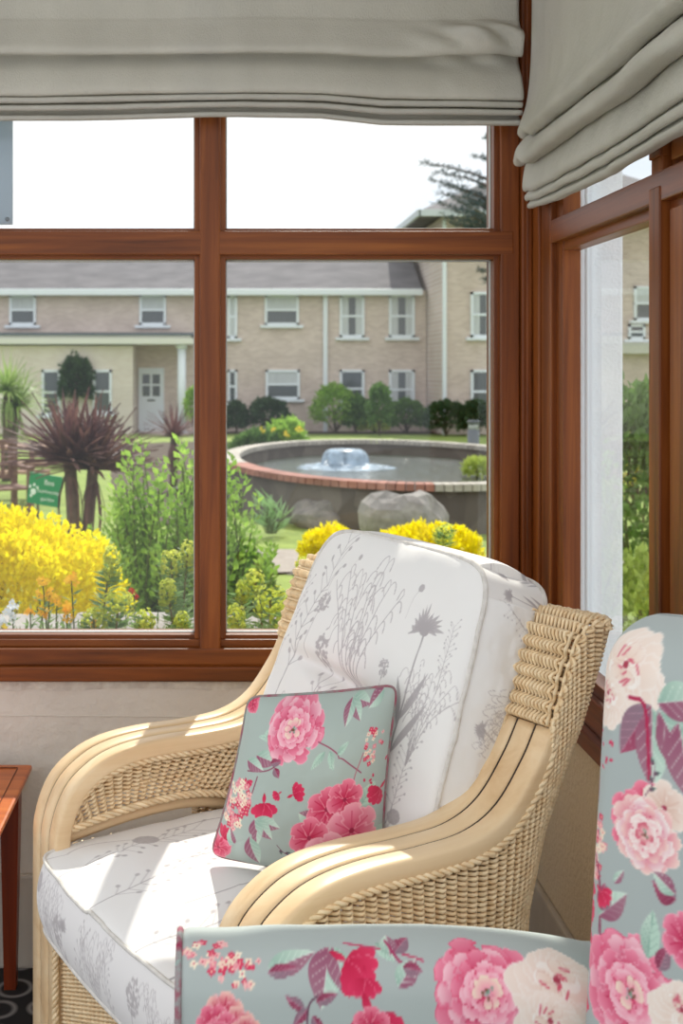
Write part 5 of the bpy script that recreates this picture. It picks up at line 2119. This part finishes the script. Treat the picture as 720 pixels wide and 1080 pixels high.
# ------------------------------------------------------------------ the far building
def brickmat(name, c1, c2, mortar, scale=1.0):
    m = bpy.data.materials.new(name)
    m.use_nodes = True
    nt = m.node_tree
    b = nt.nodes['Principled BSDF']
    b.inputs['Roughness'].default_value = .9
    t = nt.nodes.new('ShaderNodeTexCoord')
    mp_ = nt.nodes.new('ShaderNodeMapping')
    mp_.inputs['Rotation'].default_value = (math.pi / 2, 0, 0)
    br = nt.nodes.new('ShaderNodeTexBrick')
    br.inputs['Color1'].default_value = lin4(c1)
    br.inputs['Color2'].default_value = lin4(c2)
    br.inputs['Mortar'].default_value = lin4(mortar)
    br.inputs['Scale'].default_value = scale
    br.inputs['Brick Width'].default_value = .46
    br.inputs['Row Height'].default_value = .15
    br.inputs['Mortar Size'].default_value = .02
    nt.links.new(t.outputs['Object'], mp_.inputs['Vector'])
    nt.links.new(mp_.outputs['Vector'], br.inputs['Vector'])
    n = nt.nodes.new('ShaderNodeTexNoise')
    n.inputs['Scale'].default_value = .8
    n.inputs['Detail'].default_value = 5
    nt.links.new(t.outputs['Object'], n.inputs['Vector'])
    mx_ = nt.nodes.new('ShaderNodeMix')
    mx_.data_type = 'RGBA'
    mx_.blend_type = 'MULTIPLY'
    mx_.inputs['Factor'].default_value = .35
    rr_ = nt.nodes.new('ShaderNodeValToRGB')
    rr_.color_ramp.elements[0].position = .35
    rr_.color_ramp.elements[0].color = (.62, .60, .58, 1)
    rr_.color_ramp.elements[1].position = .65
    nt.links.new(n.outputs['Fac'], rr_.inputs['Fac'])
    nt.links.new(br.outputs['Color'], mx_.inputs[6])
    nt.links.new(rr_.outputs['Color'], mx_.inputs[7])
    nt.links.new(mx_.outputs[2], b.inputs['Base Color'])
    return m


bk = brickmat('buff_brick', '#dcc8bc', '#c8b2a6', '#dbcfc8', 2.0)
bk2 = brickmat('pale_buff_brick', '#e6dace', '#dccdbf', '#e8e0d6', 2.0)
rooff = mat('grey_roof_slate', '#625f63', .85, 1.2, .4, 6, col2='#7a7679', stretch=(1, 1, 4))
wfr = mat('white_window_frame', '#e3e8ee', .5)
pane = bpy.data.materials.new('dark_window_pane')
pane.use_nodes = True
b = pane.node_tree.nodes['Principled BSDF']
b.inputs['Base Color'].default_value = lin4('#5c6064')
b.inputs['Roughness'].default_value = .08
curt = mat('window_curtain', '#b9bcc0', .9, 10, .5, 12, col2='#cfd2d4', stretch=(6, 1, .3))
YB = 44.0


def house_window(root, O_, px0, py0, px1, py1, Y, kind='sash', sill=True):
    a_, b_ = np.array(at(px0, py1, Y)) - O_, np.array(at(px1, py0, Y)) - O_
    x0, x1, z0, z1 = a_[0], b_[0], a_[2], b_[2]
    y = a_[1]
    t = .09
    mb = MB()
    mb.box((x0, y - .07, z0), (x0 + t, y + .02, z1)).box((x1 - t, y - .07, z0), (x1, y + .02, z1)).box((x0, y - .07, z0), (x1, y + .02, z0 + t)).box((x0, y - .07, z1 - t), (x1, y + .02, z1))
    mz = (z0 + z1) / 2
    mb.box((x0, y - .065, mz - .04), (x1, y + .02, mz + .04))
    if kind == 'four':
        mb.box(((x0 + x1) / 2 - .04, y - .065, z0), ((x0 + x1) / 2 + .04, y + .02, z1))
    if sill:
        mb.box((x0 - .16, y - .16, z0 - .10), (x1 + .16, y + .02, z0))
    fr_ = mb.build('window', wfr, root)
    MB().box((x0 + t / 2, y - .02, z0 + t / 2), (x1 - t / 2, y - .012, z1 - t / 2)).build('pane', pane, fr_)
    w_ = x1 - x0
    if kind == 'curtain':
        mb = MB()
        for (c0, c1) in ((x0 + t, x0 + t + w_ * .26), (x1 - t - w_ * .26, x1 - t)):
            xx = np.linspace(c0, c1, 20)
            zz_ = np.array([z0 + t, z1 - t])
            P_ = np.stack([np.stack([xx, y - .035 + .008 * np.sin(xx * 40), 0 * xx + z_], 1) for z_ in zz_], 0)
            mb.grid(P_)
        mb.build('curtain', curt, fr_)
    if kind == 'blind':
        mb = MB().box((x0 + t, y - .04, mz + .04), (x1 - t, y - .03, z1 - t))
        mb.build('window_blind', curt, fr_)
    return fr_


OB = np.array(at(230, 455, YB))
OB[2] = -.96
bd_ = tag(empty('brick_building', OB), 'long two-storey buff brick building with grey roof and white windows across the garden', 'building')
lo = lambda px, py, Y=YB: np.array(at(px, py, Y)) - OB
ez_ = lo(0, 306)[2]
MB().box((-24, 0, 0), (7.66 - OB[0], 8, ez_)).build('wall', bk, bd_)
# roof
x0_, x1_ = -24.5, 7.45 - OB[0]
zr = lo(0, 252)[2] + .75
mb = MB()
mb.add([(x0_, -.35, ez_ - .05), (x1_, -.35, ez_ - .05), (x1_, 4.2, zr), (x0_, 4.2, zr), (x1_, 8.4, ez_), (x0_, 8.4, ez_)], [(0, 1, 2, 3), (3, 2, 4, 5)])
mb.build('roof', rooff, bd_)
MB().box((x0_, -.48, ez_ - .22), (x1_, -.30, ez_ + .02), .03).build('gutter', wfr, bd_)
MB().box((lo(340.5, 0)[0], -.14, 0), (lo(345, 0)[0], -.02, ez_ - .1), .02).build('drainpipe', wfr, bd_)
for w_ in ((240, 311, 250, 357, 'curtain'), (279, 311, 315, 343, 'blind'), (358, 311, 384, 356, 'curtain'), (410, 311, 437, 356, 'curtain'), (240, 390, 250, 425, 'sash'), (280, 390, 316, 421, 'blind'), (358, 390, 384, 430, 'sash'), (410, 390, 437, 432, 'curtain'),
           (10, 311, 38, 343, 'blind'), (147, 311, 175, 343, 'blind')):
    house_window(bd_, OB, *w_[:4], YB - .01, w_[4])
# projecting ground floor on the left with a canopy, a column and the door
YF = 42.0
f0, f1 = lo(-60, 365, YF), lo(140, 365, YF)
MB().box((f0[0] - 6, f0[1], 0), (f1[0], 0, f1[2] + .02)).build('front_extension', bk2, bd_)
c0 = lo(204, 350, YF)
MB().box((f0[0] - 6, f0[1] - .35, lo(0, 363, YF)[2]), (c0[0], 0, lo(0, 357, YF)[2])).box((f0[0] - 6, f0[1] - .2, lo(0, 358, YF)[2]), (c0[0] - .1, 0, lo(0, 352, YF)[2])).build('canopy', mat('cream_canopy', '#dcdad0', .7), bd_)
MB().box((f0[0] - 6, f0[1] - .3, lo(0, 354, YF)[2]), (c0[0], 0, lo(0, 351, YF)[2])).build('canopy_edge', mat('dark_lead_edge', '#5d6470', .6), bd_)
cx_ = lo(191.5, 0, YF)[0]
mb = MB()
mb.tube([(cx_, f0[1] + .05, .0), (cx_, f0[1] + .05, lo(0, 363, YF)[2])], .15, 18).tube([(cx_, f0[1] + .05, .0), (cx_, f0[1] + .05, .14)], .21, 18).tube([(cx_, f0[1] + .05, lo(0, 368, YF)[2]), (cx_, f0[1] + .05, lo(0, 363, YF)[2])], .2, 18)
mb.build('porch_column', wfr, bd_, True)
for w_ in ((44, 390, 64, 438, 'sash'), (98, 390, 118, 436, 'sash')):
    house_window(bd_, OB, *w_[:4], YF - .01, w_[4])
d0, d1 = lo(146, 449), lo(173, 388)
mb = MB().box((d0[0], -.08, 0.02), (d1[0], -.01, d1[2]), .01)
dr = mb.build('front_door', wfr, bd_)
mb = MB()
w_ = d1[0] - d0[0]
for ix in (.16, .55):
    for iz in ((.56, .72), (.75, .90)):
        mb.box((d0[0] + w_ * ix, -.09, d1[2] * iz[0]), (d0[0] + w_ * (ix + .29), -.078, d1[2] * iz[1]))
mb.build('door_pane', pane, dr)
MB().box((d0[0] + w_ * .35, -.095, d1[2] * .48), (d0[0] + w_ * .65, -.08, d1[2] * .51)).build('letter_plate', pane, dr)

# the taller wing on the right
YR = 41.0
OW = np.array(at(470, 455, YR))
OW[2] = -.9
wg = tag(empty('brick_wing', OW), 'taller brick wing with overhanging eaves at the right of the garden', 'building')
lw = lambda px, py, Y=YR: np.array(at(px, py, Y)) - OW
MB().box((-.12, 0, 0), (9, 8, lw(0, 228)[2])).build('wall', bk, wg)
er = lw(437, 228)
mb = MB()
zt_ = lw(0, 196)[2]
ev = lw(0, 226)[2]
mb.add([(er[0], -.9, ev), (10, -.9, ev), (10, 9, ev), (er[0], 9, ev), (3.2, 4, zt_ + 1.2), (7, 4, zt_ + 1.2)], [(0, 1, 5, 4), (0, 4, 3), (3, 4, 5, 2), (1, 2, 5), (3, 2, 1, 0)])
mb.build('roof', rooff, wg)
mb = MB().box((er[0], -.95, ev - .18), (10, -.85, ev + .04)).box((er[0] - .05, -.95, ev - .18), (er[0] + .05, 9, ev + .04))
mb.build('eaves_board', mat('pale_eaves', '#c8cdd2', .6), wg)
MB().box((lw(466, 0)[0], -.16, 0), (lw(470, 0)[0], -.02, ev - .2), .02).build('drainpipe', wfr, wg)
for w_ in ((496, 308, 522, 356, 'curtain'), (496, 390, 522, 436, 'sash'), (668, 302, 694, 338, 'blind'), (662, 342, 680, 358, 'sash')):
    house_window(wg, OW, *w_[:4], YR - .01, w_[4])
MB().box((lw(640, 0)[0], -.5, lw(0, 373)[2]), (9, 0, lw(0, 362)[2])).build('string_canopy', mat('cream_canopy_right', '#c8c6bc', .7), wg)

# shrubs along the building
SB = [(249, 441, .34, .42, green_d, 'dark shrub beside the mullion under the brick building'), (283, 439, .72, .50, green_d, 'wide dark rounded shrub under the lower left window'), (353, 432, .80, .50, green_b, 'bright green spreading shrub by the drainpipe'),
      (394, 447, .56, .42, green_y, 'pale clipped round shrub between the ground-floor windows'), (375, 438, .40, .45, green_m, 'mid green shrub behind the pale round one'), (428, 440, .66, .42, green_m, 'olive shrub below the right ground-floor window'),
      (470, 442, .70, .52, green_d, 'dark shrub beside the white drainpipe of the wing'), (503, 442, .60, .55, green_d, 'dark shrub at the foot of the taller wing'), (400, 433, .35, .35, green_m, 'small shrub tucked against the wall between windows')]
for i, (px, py, rx_, rz_, m_, lb) in enumerate(SB):
    c_ = at(px, py, 42.3 if i < 6 else 39.6)
    base = float(gz(0, c_.y))
    rz2 = max(rz_, (c_.z - base) * .98)
    bush('border_shrub', lb, 'shrub', (c_.x, c_.y, c_.z), (rx_, .6, (c_.z - base)), 1500, .16, .09, m_, 'border shrubs along the building', .12, 50 + i)
c_ = at(80, 402, 41.6)
bush('wall_climber', 'dark green climber on the pale wall between the narrow windows', 'shrub', (c_.x, 41.6, .85), (.55, .25, .85), 2200, .16, .09, green_d, None, .25, 70)
bush('climber_shrub', 'green sprigs beside the white porch column', 'shrub', at(203, 430, 30.0), (.18, .2, .5), 600, .12, .06, green_b, None, .2, 71)

# foliage seen past the pier through the side window
x, Y = at(672, 600, 6.0).x, 6.0
bush('side_garden_shrub', 'dark green leafy shrub beyond the white pier through the side window', 'shrub', (2.22, 6.3, .55), (.42, .4, .62), 3600, .07, .035, green_m, 'shrubs beyond the side window', .2, 81)
bush('side_garden_shrub', 'yellow-green shrub low beyond the white pier through the side window', 'shrub', (2.05, 5.6, -.02), (.45, .3, .42), 3200, .055, .03, green_y, 'shrubs beyond the side window', .2, 82)
bush('side_garden_shrub', 'yellow-flowering shrub higher up beyond the white pier', 'shrub', (2.55, 7.3, .72), (.32, .3, .30), 1600, .06, .04, mat('yellow_green_leaf', '#c6bd50', .6, 4, col2='#d8d070', vary=.2, transl=.3), 'shrubs beyond the side window', .2, 83)

# the dark conifer with drooping boughs at the right
cedm = mat('cedar_needle', '#3f5358', .7, 4, col2='#56696a', vary=.25)
Yc = 24.0
cb_ = at(548, 455, Yc)
base = np.array([cb_.x, Yc, -.55])
cd_ = tag(empty('cedar_tree', base), 'dark blue-green cedar reaching in from behind the corner post', 'tree')
MB().tube([(0, 0, 0), (0.05, 0, 3), (0, 0, 7.5)], [.22, .18, .05], 10).build('trunk', barkm, cd_, True)
g = np.random.default_rng(17)
mb = MB()
Cs, Ds = [], []
tips = [(446, 172), (462, 182), (470, 196), (478, 210), (486, 222), (500, 230), (492, 202), (508, 240), (470, 228), (482, 236), (498, 214), (508, 198), (505, 166), (512, 146), (488, 246), (496, 262), (505, 285), (512, 295), (515, 272), (510, 220), (520, 208), (560, 150), (600, 200), (610, 260), (580, 120), (590, 300), (560, 260), (462, 214), (474, 220), (488, 232), (496, 240), (504, 228), (510, 238), (484, 214), (494, 208), (516, 232), (476, 236), (466, 204), (456, 190)]
for (px, py) in tips:
    tip = np.array(at(px, py, Yc + g.normal() * .8)) - base
    st_ = np.array([0, 0, tip[2] - .35 - abs(tip[0]) * .25])
    mid = (st_ + tip) / 2 + np.array([0, 0, .12])
    p = spline([st_, mid, tip], 20)
    mb.tube(p, np.linspace(.035, .006, 20), 4)
    for k in range(5, 20):
        for j in range(3):
            a = g.random() * 6.3
            dv = np.array([math.cos(a) * .5, math.sin(a), g.normal() * .3]) + (tip - st_) / np.linalg.norm(tip - st_) * .5
            dv /= np.linalg.norm(dv)
            q = p[k] + dv * g.random() * .22
            mb.tube([p[k], q], .004, 3)
            for n_ in range(9):
                f_ = g.random()
                Cs.append(p[k] + (q - p[k]) * f_ + base)
                Ds.append(g.normal(size=3) * .8 + dv * .6 + np.array([0, 0, .3]))
mb.build('bough', barkm, cd_)
foliage('needles', Cs, Ds, .09, .014, cedm, cd_, base)

# bracket plate outside the upper left pane
pl_ = at(6, 236, YW + .09)
mb = MB().box((at(-60, 236, YW + .09).x, YW + .088, at(0, 237, YW + .09).z), (at(13.5, 236, YW + .09).x, YW + .094, 2.2), .002)
o = mb.build('outside_panel', mat('pale_blue_plastic', '#b4c0cc', .4, transl=.3))
tag(o, 'pale translucent panel hanging outside the upper left pane', 'panel')
sc_ = at(7.5, 231, YW + .085)
MB().ell((sc_.x, YW + .086, sc_.z), (.005, .003, .005)).build('screw', mat('steel_screw', '#7c838a', .4, metal=.6), o)
